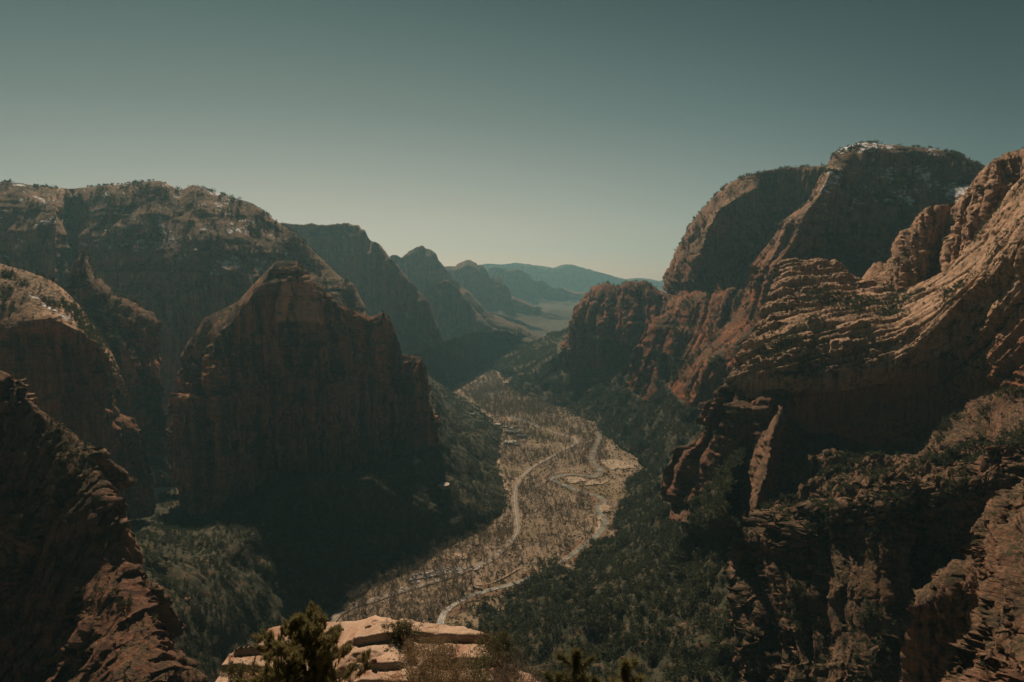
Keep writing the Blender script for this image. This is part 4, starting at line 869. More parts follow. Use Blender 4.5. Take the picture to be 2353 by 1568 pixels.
# ------------------------------------------------------------------ plant building
class TB:
    "collects triangles"
    def __init__(s): s.V = []; s.F = []; s.M = []; s.n = 0
    def add(s, V, F, m=0):
        V = np.asarray(V, float); F = np.asarray(F, int)
        s.V.append(V); s.F.append(F+s.n); s.M.append(np.full(len(F), m)); s.n += len(V)
    def tube(s, pts, rad, k=3, m=0):
        pts = np.asarray(pts, float); T = np.gradient(pts, axis=0); T /= np.linalg.norm(T, axis=1, keepdims=True)+1e-9
        ref = np.where(np.abs(T[:, 2:3]) > .9, np.array([[1., 0, 0]]), np.array([[0, 0, 1.]]))
        a = np.cross(T, ref); a /= np.linalg.norm(a, axis=1, keepdims=True)+1e-9; b_ = np.cross(T, a)
        th = np.arange(k)*2*math.pi/k
        ring = pts[:, None]+np.asarray(rad)[:, None, None]*(a[:, None]*np.cos(th)[None, :, None]+b_[:, None]*np.sin(th)[None, :, None])
        V = ring.reshape(-1, 3); F = []
        for i in range(len(pts)-1):
            for j in range(k):
                p, q = i*k+j, i*k+(j+1) % k; F += [(p, q, q+k), (p, q+k, p+k)]
        s.add(V, F, m)
    def arrays(s): return np.concatenate(s.V), np.concatenate(s.F), np.concatenate(s.M)
def cards(C0, D, L, Wd, rng):
    "thin leaf triangles at C0 pointing along D; returns V, F"
    n_ = len(C0); D = D/(np.linalg.norm(D, axis=1, keepdims=True)+1e-9)
    S = np.cross(D, rng.normal(size=(n_, 3))); S /= np.linalg.norm(S, axis=1, keepdims=True)+1e-9
    L = np.broadcast_to(L, n_)[:, None]; Wd = np.broadcast_to(Wd, n_)[:, None]
    V = np.stack([C0-S*Wd/2, C0+S*Wd/2, C0+D*L], 1).reshape(-1, 3)
    return V, np.arange(n_*3).reshape(-1, 3)
def leaf_mat(name, a, b_, c_, scale=.12, rough=.8, trans=0.0):
    m, n, l, bs = mat(name, rough, .15); B = NB(m)
    oi = n.new('ShaderNodeObjectInfo')
    t = B.mix(B.ramp(B.tex(scale, 5, .7), .35, .65), a, b_)
    t = B.mix(B.ramp(B.tex(scale*5, 4, .7), .5, .7), t, c_)
    t = B.mix(1.0, t, B.ramp(oi.outputs['Random'], 0, 1, (.75, .78, .75, 1), (1.25, 1.2, 1.1, 1)), 'MULTIPLY')
    l.new(t, bs.inputs['Base Color'])
    if trans:
        tr = n.new('ShaderNodeBsdfTranslucent'); l.new(t, tr.inputs[0]); ms = n.new('ShaderNodeMixShader'); ms.inputs[0].default_value = trans
        out = n['Material Output']; l.new(bs.outputs[0], ms.inputs[1]); l.new(tr.outputs[0], ms.inputs[2]); l.new(ms.outputs[0], out.inputs[0])
    return m
M_jun = leaf_mat('juniper_leaf', (.034, .052, .030), (.064, .070, .036), (.11, .105, .055), trans=.3)
M_pine = leaf_mat('pine_leaf', (.028, .045, .028), (.050, .062, .034), (.075, .080, .045))
M_bark = leaf_mat('bark', (.085, .06, .045), (.12, .09, .07), (.07, .05, .04))
M_grey = leaf_mat('bare_wood', (.19, .158, .122), (.28, .235, .185), (.11, .085, .065), .08)
M_brush = leaf_mat('dry_brush', (.12, .085, .052), (.17, .125, .08), (.09, .075, .045), .08)
def juniper(rng, h=4, nb=70, leaf=.55):
    t = TB(); t.tube([(0, 0, -.5), (.1, 0, h*.3), (0, .1, h*.55)], [h*.05, h*.04, h*.02], 3, 0)
    nc = rng.integers(4, 7); cc = rng.normal(size=(nc, 3))*np.array([.24, .24, .18])*h+np.array([0, 0, h*.56]); rr = h*rng.uniform(.20, .36, nc)
    k = rng.integers(0, nc, nb); d = rng.normal(size=(nb, 3)); d /= np.linalg.norm(d, axis=1, keepdims=True)
    C0 = cc[k]+d*(rr[k]*rng.uniform(.55, 1, nb))[:, None]; C0[:, 2] = np.maximum(C0[:, 2], h*.1)
    V, F = cards(C0, d+rng.normal(size=(nb, 3))*.8+[0, 0, .5], leaf*h/4*rng.uniform(.8, 1.5, nb), leaf*h/4*1.1, rng); t.add(V, F, 1)
    return t.arrays()
def conifer(rng, h=12, nb=120):
    t = TB(); t.tube([(0, 0, -1), (0, 0, h*.5), (0, 0, h)], [h*.022, h*.014, .03], 3, 0)
    z_ = h*(.18+.82*rng.random(nb)**.85); r = (h-z_)*.26*rng.uniform(.35, 1.05, nb)*(1+.3*np.sin(z_*2.1+rng.random()*6)); th = rng.random(nb)*6.283
    C0 = np.stack([r*.45*np.cos(th), r*.45*np.sin(th), z_], 1); D = np.stack([np.cos(th), np.sin(th), rng.uniform(-.35, .35, nb)], 1)
    V, F = cards(C0, D, .3+r*.75, .16*h*rng.uniform(.5, .9, nb)*(.35+.65*(1-z_/h)), rng); t.add(V, F, 1)
    return t.arrays()
def pinyon(rng, h=9, nb=110):
    "round open crown on a bare stem, rim tree"
    t = TB(); t.tube([(0, 0, -1), (.2, 0, h*.45), (0, .2, h*.8)], [h*.03, h*.02, .04], 3, 0)
    nc = rng.integers(4, 8); cc = rng.normal(size=(nc, 3))*np.array([.17, .17, .13])*h+np.array([0, 0, h*.68]); rr = h*rng.uniform(.10, .2, nc)
    k = rng.integers(0, nc, nb); d = rng.normal(size=(nb, 3)); d /= np.linalg.norm(d, axis=1, keepdims=True)
    V, F = cards(cc[k]+d*rr[k][:, None]*.8, d+rng.normal(size=(nb, 3))*.6, .09*h, .09*h, rng); t.add(V, F, 1)
    return t.arrays()
def bare(rng, h=14, nt=190, lean=.12):
    t = TB(); tips = []
    def limb(p, d, L, r, lv):
        k = 4; pts = [p]; q = p.copy(); dd = d.copy()
        for i in range(k):
            dd = dd+rng.normal(size=3)*.16+np.array([0, 0, .05]); dd /= np.linalg.norm(dd); q = q+dd*L/k; pts.append(q.copy())
        t.tube(pts[::(1 if lv == 0 else 2)], np.linspace(r, r*.5, k+1)[::(1 if lv == 0 else 2)], 3, 0)
        if lv < 2:
            for j in range(4 if lv == 0 else 3):
                a = rng.integers(2, k+1); nd = dd+rng.normal(size=3)*.62; nd[2] = abs(nd[2])*.8+.25; nd /= np.linalg.norm(nd)
                limb(pts[a], nd, L*rng.uniform(.5, .75), r*.5, lv+1)
        else: tips.append((pts[-1], dd)); tips.append((pts[2], dd))
    for j in range(1):
        d = np.array([rng.normal()*lean*1.5, rng.normal()*lean*1.5, 1.]); limb(np.array([0, 0, -.6]), d/np.linalg.norm(d), h*.5, h*.027, 0)
    T0 = np.array([a for a, _ in tips]); D0 = np.array([b_ for _, b_ in tips]); k = rng.integers(0, len(T0), nt)
    V, F = cards(T0[k]+rng.normal(size=(nt, 3))*h*.035, D0[k]+rng.normal(size=(nt, 3))*.6, h*rng.uniform(.06, .15, nt), h*.0085, rng); t.add(V, F, 1)
    return t.arrays()
def shrub(rng, h=2, nb=26):
    t = TB(); d = rng.normal(size=(nb, 3)); d[:, 2] = np.abs(d[:, 2])*.7; d /= np.linalg.norm(d, axis=1, keepdims=True)
    V, F = cards(d*h*rng.uniform(.2, .5, nb)[:, None]*[1.3, 1.3, .9], d+rng.normal(size=(nb, 3))*.5, .42*h, .4*h, rng); t.add(V, F, 1)
    return t.arrays()
def plant_mesh(name, arr): return raw_mesh(name, arr[0], arr[1], False, arr[2])
def mass(name, kinds, Q, S, mats, label, rng, cat=None):
    "a wood too dense to count: every plant still has its own shape, place, size and turn"
    Vs, Fs, Ms = [], [], []; off = 0
    kk = rng.integers(0, len(kinds), len(Q)); th = rng.random(len(Q))*6.283
    for j, (V, F, Mi) in enumerate(kinds):
        s = np.where(kk == j)[0]
        if not len(s): continue
        c_, n_ = np.cos(th[s]), np.sin(th[s]); sc = S[s][:, None]
        wob = rng.uniform(.8, 1.25, (len(s), 1))
        X = (V[None, :, 0]*c_[:, None]-V[None, :, 1]*n_[:, None])*sc*wob+Q[s, 0][:, None]
        Y = (V[None, :, 0]*n_[:, None]+V[None, :, 1]*c_[:, None])*sc*wob+Q[s, 1][:, None]
        Z = V[None, :, 2]*sc+Q[s, 2][:, None]
        Vs.append(np.stack([X, Y, Z], -1).reshape(-1, 3)); Fs.append((F[None]+(np.arange(len(s))*len(V))[:, None, None]+off).reshape(-1, 3)); Ms.append(np.tile(Mi, len(s)))
        off += len(s)*len(V)
    me = raw_mesh(name, np.concatenate(Vs), np.concatenate(Fs), False, np.concatenate(Ms))
    return link(name, me, mats, label=label, kind='stuff')
def individuals(name, meshes, Q, S, mats, label_of, cat, group_of, rng):
    for me in meshes:
        if not me.materials:
            for m in mats: me.materials.append(m)
    for i in range(len(Q)):
        o = bpy.data.objects.new(name, meshes[int(rng.integers(len(meshes)))]); C.collection.objects.link(o)
        o.location = Q[i]; o.scale = (S[i]*rng.uniform(.85, 1.2),)*2+(S[i],); o.rotation_euler = (0, 0, rng.random()*6.283)
        o['label'] = label_of(Q[i]); o['category'] = cat; o['group'] = group_of(Q[i])
def split_big(Q, S, n, vis=True):
    x, y, d = project(Q); v = visible(Q) if vis else np.ones(len(Q), bool)
    sz = S/d*np.where(v, 1, 1e-3); o = np.argsort(-sz)
    return o[:n], o[n:]
def inpoly(x, y, poly):
    r = np.zeros(len(x), bool); n_ = len(poly)
    for i in range(n_):
        x1, y1 = poly[i]; x2, y2 = poly[(i+1) % n_]
        r ^= ((y1 > y) != (y2 > y)) & (x < (x2-x1)*(y-y1)/(y2-y1+1e-12)+x1)
    return r
def near_line(Q, L, dist):
    r = np.full(len(Q), 1e9)
    for i in range(0, len(L), 2): r = np.minimum(r, (Q[:, 0]-L[i, 0])**2+(Q[:, 1]-L[i, 1])**2)
    return r < dist*dist

# ------------------------------------------------------------------ bare cottonwoods on the valley floor
rng = np.random.default_rng(7)
poly = [(800,1372),(880,1312),(1005,1262),(1120,1210),(1168,1185),(1172,1130),(1150,1060),(1160,990),(1130,955),(1080,915),(1045,890),(1100,848),(1120,845),(1160,890),(1260,930),(1340,960),(1385,995),(1400,1060),(1270,1085),(1290,1120),(1350,1140),(1370,1180),(1360,1230),(1270,1290),(1090,1380),(1000,1430),(900,1460),(780,1470)]
N0 = 50000
X = rng.uniform(-420, 330, N0); Y = rng.uniform(720, 2900, N0); Q = np.stack([X, Y, 0*X-.3], 1)
px, py, d = project(Q); k = inpoly(px*2.298, py*2.298, poly)
dens = .15+sm(-.45, .15, fbm(Q, 70, 3, 71)+.55*fbm(Q, 14, 2, 72))
k &= rng.random(N0) < dens; k &= ~near_line(Q, RIVER, 9) & ~near_line(Q, RIVER2, 7) & ~near_line(Q, ROAD, 7)
Q = Q[k]; px, py, d = project(Q)
clear = [('r8', 165, 757, 0)]
Q = Q[:5600]; S = rng.uniform(.5, 1.45, len(Q))
BT = [bare(np.random.default_rng(100+i), 15, 260) for i in range(6)]
BTs = [bare(np.random.default_rng(120+i), 14, 90) for i in range(4)]
pf = [(1035,903),(1070,880),(1095,850),(1110,836),(1135,850),(1160,885),(1190,900),(1250,930),(1330,965),(1200,960),(1120,950)]
Xf = rng.uniform(-300, 150, 26000); Yf = rng.uniform(2150, 3700, 26000); Qx = np.stack([Xf, Yf, 0*Xf-.3], 1); px, py, d = project(Qx)
Qx = Qx[inpoly(px*2.298, py*2.298, pf) & (rng.random(26000) < .75*sm(-.5, .1, fbm(Qx, 60, 3, 73)))][:2600]
Q = np.concatenate([Q, Qx]); S = np.concatenate([S, rng.uniform(.7, 1.4, len(Qx))])
big, rest = split_big(Q, S, 300)
individuals('cottonwood', [plant_mesh('cottonwood', a) for a in BT], Q[big], S[big], [M_grey, M_grey],
            lambda q: 'bare grey cottonwood standing among others on the near valley floor', 'bare tree', lambda q: 'bare cottonwoods on the near valley floor', rng)
mass('bare_woodland', BTs, Q[rest], S[rest], [M_grey, M_grey], 'bare grey cottonwood woodland farther along the valley floor', rng)
# dry brush over the floor and banks
X = rng.uniform(-420, 420, 80000); Y = rng.uniform(720, 2900, 80000); Qb = np.stack([X, Y, 0*X-.3], 1)
px, py, d = project(Qb); k = inpoly(px*2.298, py*2.298, [(740,1500),(800,1350)]+poly[1:13]+[(1270,925),(1370,970),(1410,1015),(1485,1070),(1450,1110),(1430,1180),(1370,1250),(1060,1420),(1010,1560)])
k &= ~near_line(Qb, RIVER, 9) & ~near_line(Qb, RIVER2, 6) & ~near_line(Qb, ROAD, 8)
k &= (rng.random(len(Qb)) < .12+.6*sm(-.1, .35, fbm(Qb, 45, 4, 75))) | ((near_line(Qb, RIVER, 22) | near_line(Qb, RIVER2, 17)) & (rng.random(len(Qb)) < .8))
for pl in ([(1370,730),(1650,730),(1720,800),(1660,900),(1560,860),(1420,810)], [(1480,600),(1560,560),(1900,600),(1860,680),(1650,700)], [(1640,900),(1700,960),(1740,1100),(1640,1200),(1640,1080)]):
    k |= inpoly((px*2.298-976.6)/.25646, (py*2.298-919.1)/.25646, pl) & (rng.random(len(Qb)) < .5) & ~near_line(Qb, RIVER, 9)
Qb = Qb[k]; kj = inpoly(*(project(Qb)[0]*2.298, project(Qb)[1]*2.298), [(0, 0), (2353, 0), (2353, 1568), (0, 1568)]) & (rng.random(len(Qb)) < .10)
Qj = Qb[kj]
SH = [shrub(np.random.default_rng(200+i), 2.0, 22) for i in range(5)]
mass('brush', SH, Qb, rng.uniform(.5, 1.3, len(Qb)), [M_brush, M_brush], 'dry brown brush on the valley floor and river banks', rng)

# ------------------------------------------------------------------ junipers on the slopes
def spread(P, n, seed, dens, lo=.0, dim=None, vis=True):
    r = np.random.default_rng(seed); return sample(P, n, r, lo, 1, dens, vis)
Q1 = spread(TAL_R, 22000, 1, lambda A: .12+sm(-.45, .15, fbm(A, 30, 4, 81)))
S1 = rng.uniform(.45, 1.45, len(Q1))*np.where(rng.random(len(Q1)) < .12, 1.9, 1)
Q2 = spread(TAL_L, 16000, 2, lambda A: .15+sm(-.35, .3, fbm(A, 26, 3, 82)))
S2 = rng.uniform(.4, 1.05, len(Q2))
J = [juniper(np.random.default_rng(300+i), 4.6, 90, .55) for i in range(8)]
Js = [juniper(np.random.default_rng(320+i), 4.6, 34, .95) for i in range(6)]
Qe = np.concatenate([sample(P[:max(8, P.shape[0]//9)], n_, np.random.default_rng(n_), vis=True)+np.random.default_rng(n_+1).normal(size=(n_, 3))*[20, 30, 0] for P, n_ in ((TAL_R, 1500), (TAL_L, 900), (TAL_LF, 500), (HILL_R[::-1], 400))])
Qe[:, 2] = -.3; Qe = Qe[~near_line(Qe, ROAD, 9) & ~near_line(Qe, RIVER, 9) & ~near_line(Qe, RIVER2, 9)]
QA = np.concatenate([Q1, Q2, Qj, Qe]); SA = np.concatenate([S1, S2, rng.uniform(.5, 1.1, len(Qj)), rng.uniform(.5, 1.2, len(Qe))]); side = np.concatenate([np.zeros(len(Q1)), np.ones(len(Q2))])
big, rest = split_big(QA, SA, 300)
individuals('juniper', [plant_mesh('juniper', a) for a in J], QA[big], SA[big]*1.0, [M_bark, M_jun],
            lambda q: 'dark green juniper in the forest on the slope right of the river' if q[0] > -60 else 'dark green juniper on the sunlit slope below the left cliff',
            'juniper', lambda q: 'junipers on the right slope' if q[0] > -60 else 'junipers on the left slope', rng)
mass('juniper_woodland', Js+J[:2], QA[rest], SA[rest], [M_bark, M_jun], 'dense dark juniper woodland on the canyon slopes', rng)
# far woods
Qf = np.concatenate([spread(TAL_LF, 3500, 3, lambda A: .3+sm(-.3, .3, fbm(A, 90, 3, 83))), spread(HILL_R, 4500, 4, lambda A: .3+sm(-.3, .3, fbm(A, 90, 3, 84)))])
mass('far_woodland', Js, Qf, rng.uniform(.9, 2.2, len(Qf)), [M_bark, M_jun], 'distant dark woodland on the hills toward the canyon mouth', rng)

# ------------------------------------------------------------------ plants on ledges, slabs and benches
QL, SL = [], []
for P, n_, lo, s0 in ((DOME, 1600, .55, 1.5), (PEAK, 900, .5, 1.2), (KNOB, 1500, .45, .8), (PINN, 1300, .35, 1.3), (NLEFT, 900, .5, .5), (BUTTE, 500, .5, 1.3), (TALL, 1500, .5, 1.3),
                      (MESA, 1300, .5, 1.3), (SPIRE, 80, .6, .6), (RAMP, 5200, .35, .6), (PROW, 500, .45, .8), (BUTT, 400, .45, .6), (NRIGHT, 6000, .35, .78), (SPUR, 120, .5, .45), (SLAB, 60, .6, .4)):
    q = spread(P, n_, 40+n_, lambda A: .02+sm(.0, .45, fbm(A, 40, 4, 85)), lo); QL.append(q); SL.append(rng.uniform(.5, 1.3, len(q))*s0)
QL = np.concatenate(QL); SL = np.concatenate(SL)
mass('ledge_scrub', Js+J[:3], QL, SL, [M_bark, M_jun], 'dark scrub clinging to ledges and slabs of the cliffs', rng)
# pines: benches and rims
PN = [conifer(np.random.default_rng(400+i), 12, 130) for i in range(5)]+[pinyon(np.random.default_rng(420+i), 9, 120) for i in range(5)]
def rim(P, r0, n_, s0, s1, u0=0, u1=1, seed=0):
    "points along the crest row of a patch"
    r = np.random.default_rng(seed); nv, nu, _ = P.shape
    crest = P[r0:r0+60]; top = np.argmax(crest[..., 2], axis=0)
    j = (r.uniform(u0, u1, n_)*(nu-1)).astype(int); i = r0+np.clip(top[j]+r.integers(-2, 6, n_), 0, len(crest)-1)
    clump = noise(P[i, j], (45, 45, 45), 5+seed) > -.15
    return P[i, j][clump], r.uniform(s0, s1, n_)[clump]
groups = []
for P, n_, s0, s1, u0, u1, nm, lb in ((DOME, 330, .5, 1.1, 0, .85, 'trees along the rim of the pale dome', 'small dark pine on the skyline of the pale left dome'),
        (TALL, 150, .6, 1.25, .15, .8, 'trees along the rim of the tall cliff', 'small dark pine on the rim of the tall cliff'),
        (MESA, 200, .6, 1.5, .02, .8, 'pines along the mesa top', 'dark pine standing on the snowy mesa top'),
        (BUTTE, 60, .5, 1.1, .2, .8, 'trees on the butte top', 'small dark pine on the crest of the fluted red butte')):
    q, s = rim(P, 0, n_, s0, s1, u0, u1, n_); groups.append((q, s, nm, lb))
for P, n_, lo, s0, nm, lb in ((PINN, 150, .3, .95, 'pines on the rock pinnacles', 'dark pine on the shaded wooded pinnacles'), (KNOB, 70, .45, .8, 'pines on the rock knob', 'dark pine beside the snow strip on the knob'),
        (NRIGHT, 170, .5, .6, 'pines on the right bench', 'dark pine on the bench above the rock columns'), (TALL, 60, .5, 1.1, 'pines on the ledges of the tall cliff', 'dark pine on a ledge of the tall cliff'), (NLEFT, 40, .4, .45, 'pines on the near left cliff', 'small dark pine on the lit edge of the near left cliff')):
    q = spread(P, n_, 60+n_, lambda A: sm(-.1, .4, fbm(A, 30, 3, 86)), lo); groups.append((q, rng.uniform(.6, 1.25, len(q))*s0, nm, lb))
QP = np.concatenate([g[0] for g in groups]); SP = np.concatenate([g[1] for g in groups]); gi = np.concatenate([np.full(len(g[0]), i) for i, g in enumerate(groups)])
v = visible(QP, 8); QP, SP, gi = QP[v], SP[v], gi[v]
big, rest = split_big(QP, SP, 300)
PM = [plant_mesh('pine', a) for a in PN]
for me in PM:
    for m in (M_bark, M_pine): me.materials.append(m)
for i in big:
    o = bpy.data.objects.new('pine', PM[int(rng.integers(len(PM)))]); C.collection.objects.link(o)
    o.location = QP[i]; o.scale = (SP[i],)*3; o.rotation_euler = (0, 0, rng.random()*6.28)
    o['label'] = groups[gi[i]][3]; o['category'] = 'pine tree'; o['group'] = groups[gi[i]][2]
mass('rim_woodland', PN, QP[rest], SP[rest], [M_bark, M_pine], 'thin woodland along the canyon rims', rng)
# ------------------------------------------------------------------ boxes and solids for made things
def mesh_of(name, parts):
    V, F, M = [], [], []; off = 0
    for v, f, mi in parts:
        V += [tuple(p) for p in v]; F += [tuple(i+off for i in q) for q in f]; M += [mi]*len(f); off += len(v)
    me = bpy.data.meshes.new(name); me.from_pydata(V, [], F); me.polygons.foreach_set('material_index', M); me.update(); return me
def boxp(x0, x1, y0, y1, z0, z1, mi=0):
    v = [(x, y, zz) for x in (x0, x1) for y in (y0, y1) for zz in (z0, z1)]
    return (v, [(0,1,3,2),(4,6,7,5),(0,4,5,1),(2,3,7,6),(0,2,6,4),(1,5,7,3)], mi)
def extr(profile, y0, y1, mi=0):
    n_ = len(profile); v = [(x, y0, zz) for x, zz in profile]+[(x, y1, zz) for x, zz in profile]
    return (v, [tuple(range(n_-1, -1, -1)), tuple(range(n_, 2*n_))]+[(i, (i+1) % n_, (i+1) % n_+n_, i+n_) for i in range(n_)], mi)
def cyl(cx, cy, cz, r, h, axis='z', k=12, mi=0, r2=None):
    r2 = r if r2 is None else r2; v = []
    for hh, rr in ((0, r), (h, r2)):
        for i in range(k):
            a = i*2*math.pi/k; c_, s_ = rr*math.cos(a), rr*math.sin(a)
            v.append((cx+c_, cy+s_, cz+hh) if axis == 'z' else (cx+c_, cy+hh, cz+s_))
    return (v, [tuple(range(k-1, -1, -1)), tuple(range(k, 2*k))]+[(i, (i+1) % k, (i+1) % k+k, i+k) for i in range(k)], mi)
def flatmat(name, col, rough=.6, spec=.3, metal=0, var=.12):
    m, n, l, b = mat(name, rough, spec); B = NB(m); b.inputs['Metallic'].default_value = metal
    c = B.mix(B.ramp(B.tex(1.3, 5, .6), .3, .7), tuple(x*(1-var) for x in col), tuple(min(1, x*(1+var)) for x in col))
    l.new(c, b.inputs['Base Color']); return m
def empty(name, loc, rz=0, label=None, cat=None, group=None):
    o = link(name, None, label=label, cat=cat, group=group); o.location = loc; o.rotation_euler = (0, 0, rz); return o

# cars
M_tyre = flatmat('tyre', (.02, .02, .02), .9); M_glass = flatmat('car_glass', (.03, .035, .04), .08, .6)
M_paint = [flatmat('car_paint_'+n_, c_, .25, .6) for n_, c_ in (('silver', (.6, .6, .58)), ('white', (.82, .82, .8)), ('dark', (.04, .045, .05)), ('blue', (.06, .10, .16)), ('red', (.25, .05, .04)))]
prof_body = [(-2.2, .35), (-2.25, .75), (-2.1, .95), (-1.3, 1.0), (-.9, 1.02), (1.0, 1.02), (1.9, .92), (2.2, .7), (2.2, .35)]
prof_cab = [(-1.9, 1.0), (-1.6, 1.42), (-.9, 1.5), (.1, 1.48), (.9, 1.04)]
me_cab = mesh_of('car_windows', [extr([(x*.985, zz-.05) for x, zz in prof_cab], -.80, .80)])
me_roof = mesh_of('car_roof', [extr([(-1.62, 1.40), (-1.5, 1.47), (-.9, 1.52), (.1, 1.50), (.2, 1.44)], -.76, .76)])
me_wheel = mesh_of('car_wheel', [cyl(0, -.1, 0, .34, .2, 'y', 10)])
me_cab.materials.append(M_glass); me_wheel.materials.append(M_tyre)
bodies = []
for mp_ in M_paint:
    mb_ = mesh_of('car_body', [extr(prof_body, -.9, .9)]); mb_.materials.append(mp_); mr_ = me_roof.copy(); mr_.materials.append(mp_); bodies.append((mb_, mr_))
rc = random.Random(5)
def car(pos, rz, ci, label, group):
    e = empty('car', pos, rz, label, 'car', group)
    link('body', bodies[ci][0], parent=e); link('window', me_cab, parent=e); link('roof', bodies[ci][1], parent=e)
    for x in (-1.35, 1.4):
        for y in (-.82, .82): w_ = link('wheel', me_wheel, parent=e); w_.location = (x, y, .34)
names = ['silver', 'white', 'dark', 'blue', 'red']
rows_ = {'main': [(875,610),(905,607),(945,590),(965,580),(1020,572),(1070,572),(1100,565),(1120,555),(1155,548),(1185,537),(1220,522),(1270,508),(1320,500),(1315,535),(1365,522),(1410,508),(1385,490),(1465,512),(1500,515)],
 'second': [(1065,630),(1095,620),(1130,610),(1155,600),(1230,562),(1268,550)], 'stack': [(880,655),(895,668),(910,690),(908,713),(985,640),(975,655),(985,670),(990,685)],
 'upper': [(1500,185),(1400,335),(1410,380),(1450,315),(1495,320),(1530,330),(1555,350),(1520,365),(1560,270),(1595,325),(1230,320),(1255,330),(1355,190)],
 'row': [(1740,520),(1762,510),(1785,498),(1810,482),(1845,475)], 'near': [(675,790),(765,765),(1608,508),(1525,560),(95,985),(120,975)]}
where = {'main': 'in the long parking row beside the road', 'second': 'in the second parking row nearer the road', 'stack': 'in the two short parking columns under the trees', 'upper': 'on the dirt lot at the foot of the wooded slope', 'row': 'in the tight row east of the road', 'near': 'standing alone at the roadside'}
for kx, pts in rows_.items():
    for x, y in pts:
        p = PZ('r9', x, y, .0); ci = rc.choices(range(5), (5, 5, 3, 1, 1))[0]
        if kx == 'row': ci = 1
        rz = {'main': 1.9, 'second': 1.9, 'stack': .3, 'upper': 1.2, 'row': 1.5, 'near': .75}[kx]+rc.uniform(-.15, .15)
        car((p[0], p[1], 1.0), rz, ci, names[ci]+' car parked '+where[kx], names[ci]+' cars parked '+where[kx])
for x, y in ((940,460),(965,440),(1030,430),(1040,445),(1050,455),(1020,330),(1018,345),(985,300),(1350,395)):
    p = PZ('r8', x, y, 0); ci = rc.choices(range(5), (5, 5, 2, 1, 1))[0]
    car((p[0], p[1], .9), rc.uniform(0, 3), ci, names[ci]+' car parked near the lodge buildings', names[ci]+' cars by the lodge')

# lodge buildings
M_wallb = flatmat('timber_wall', (.17, .10, .065), .9, .1); M_roofg = flatmat('dark_green_roof', (.055, .08, .07), .7, .2); M_roofp = flatmat('pale_roof', (.42, .40, .35), .7, .2); M_win = flatmat('window_glass', (.03, .04, .045), .1, .6); M_stone = flatmat('stone', (.30, .22, .16), .95, .1); M_trim = flatmat('pale_trim', (.5, .45, .38), .8)
def house(p, rz, L, Wd, H, roofm, label, wings=0, chim=True, group=None):
    e = empty('lodge_building', p, rz, label, 'building', group)
    link('wall', mesh_of('wall', [extr([(-Wd/2, 0), (-Wd/2, H), (0, H+Wd*.28), (Wd/2, H), (Wd/2, 0)], -L/2, L/2)]), [M_wallb], parent=e)
    ov = .9; z0 = H-.25; zr = H+Wd*.28+.12; t_ = .35
    rf = link('roof', mesh_of('roof', [extr([(-Wd/2-ov, z0), (0, zr), (Wd/2+ov, z0), (Wd/2+ov, z0+t_), (0, zr+t_), (-Wd/2-ov, z0+t_)], -L/2-ov, L/2+ov)]), [roofm], parent=e)
    if chim: link('chimney', mesh_of('chimney', [boxp(-.8, .8, L*.2, L*.2+1.6, H, zr+1.8)]), [M_stone], parent=rf)
    for s in (-1, 1):
        k = max(2, int(L/5))
        for i in range(k):
            y = -L/2+L*(i+.5)/k
            if i == k//2 and s == 1: link('door', mesh_of('door', [boxp(s*Wd/2-.05, s*Wd/2+.08, y-.6, y+.6, 0, 2.2)]), [M_trim], parent=e)
            else: link('window', mesh_of('window', [boxp(s*Wd/2-.05, s*Wd/2+.06, y-.8, y+.8, 1.0, 2.3)]), [M_win], parent=e)
    if wings:
        link('wing', mesh_of('wing', [boxp(-Wd/2-wings, -Wd/2-.02, -L*.22, L*.22, 0, H*.85)]), [M_wallb], parent=e)
        link('wing_roof', mesh_of('wing_roof', [extr([(-L*.22-.6, H*.85), (0, H*.85+3.2), (L*.22+.6, H*.85), (0, H*.85+.02)], Wd/2-.5, Wd/2+wings+.6)]), [roofm], parent=e).rotation_euler = (0, 0, math.pi/2)
hs_ = [((800,290), 1.25, 40, 13, 6, M_roofg, 'long green roofed main lodge among bare trees', 8), ((870,330), 1.4, 26, 12, 5.5, M_roofg, 'dark green roofed lodge wing at the edge of the lawn', 6),
 ((740,245), 1.1, 14, 8, 3.2, M_roofp, 'small pale roofed cabin at the uphill end of the lodge', 0), ((775,262), 1.1, 14, 8, 3.2, M_roofp, 'pale roofed cabin directly behind the main lodge', 0), ((825,250), 1.3, 14, 8, 3.2, M_roofp, 'pale roofed cabin between the green lodge and the far trees', 0),
 ((855,272), 1.3, 13, 8, 3.2, M_roofp, 'pale cabin roof right behind the green main roof', 0), ((885,298), 1.3, 13, 8, 3.2, M_roofp, 'pale cabin nearest the big lone tree by the lodge', 0), ((730,280), .9, 12, 7, 3, M_roofp, 'pale cabin against the wooded slope west of the lodge', 0),
 ((765,388), 1.5, 30, 15, 5, M_roofp, 'large pale roofed building on its own before the lodge', 7), ((820,410), 1.2, 14, 8, 3.2, M_roofg, 'small dark roofed outbuilding beside the large pale building', 0), ((660,218), 1.2, 16, 9, 3.5, M_roofp, 'lone pale roofed house on the slope edge above the lodge', 0),
 ((432,132), 1.3, 15, 9, 3.5, M_roofg, 'isolated dark roofed cabin high among the trees', 0)]
HZ = []
for (x, y), rz, L, Wd, H, rm, lb, wg in hs_:
    p = hit('r8', x, y); p[2] = max(0, p[2])-.2; HZ.append(p)
    house(p, rz, L, Wd, H, rm, lb, wg, L > 20)
for x, y, lb in ((1150,1102,'low long building with a lit roof in the far valley'), (1210,1103,'second low building farther right in the far valley')):
    p = PZ('r2', x, y, 0); house(p, 1.57, 26, 10, 4, M_roofp, lb, 0, False)

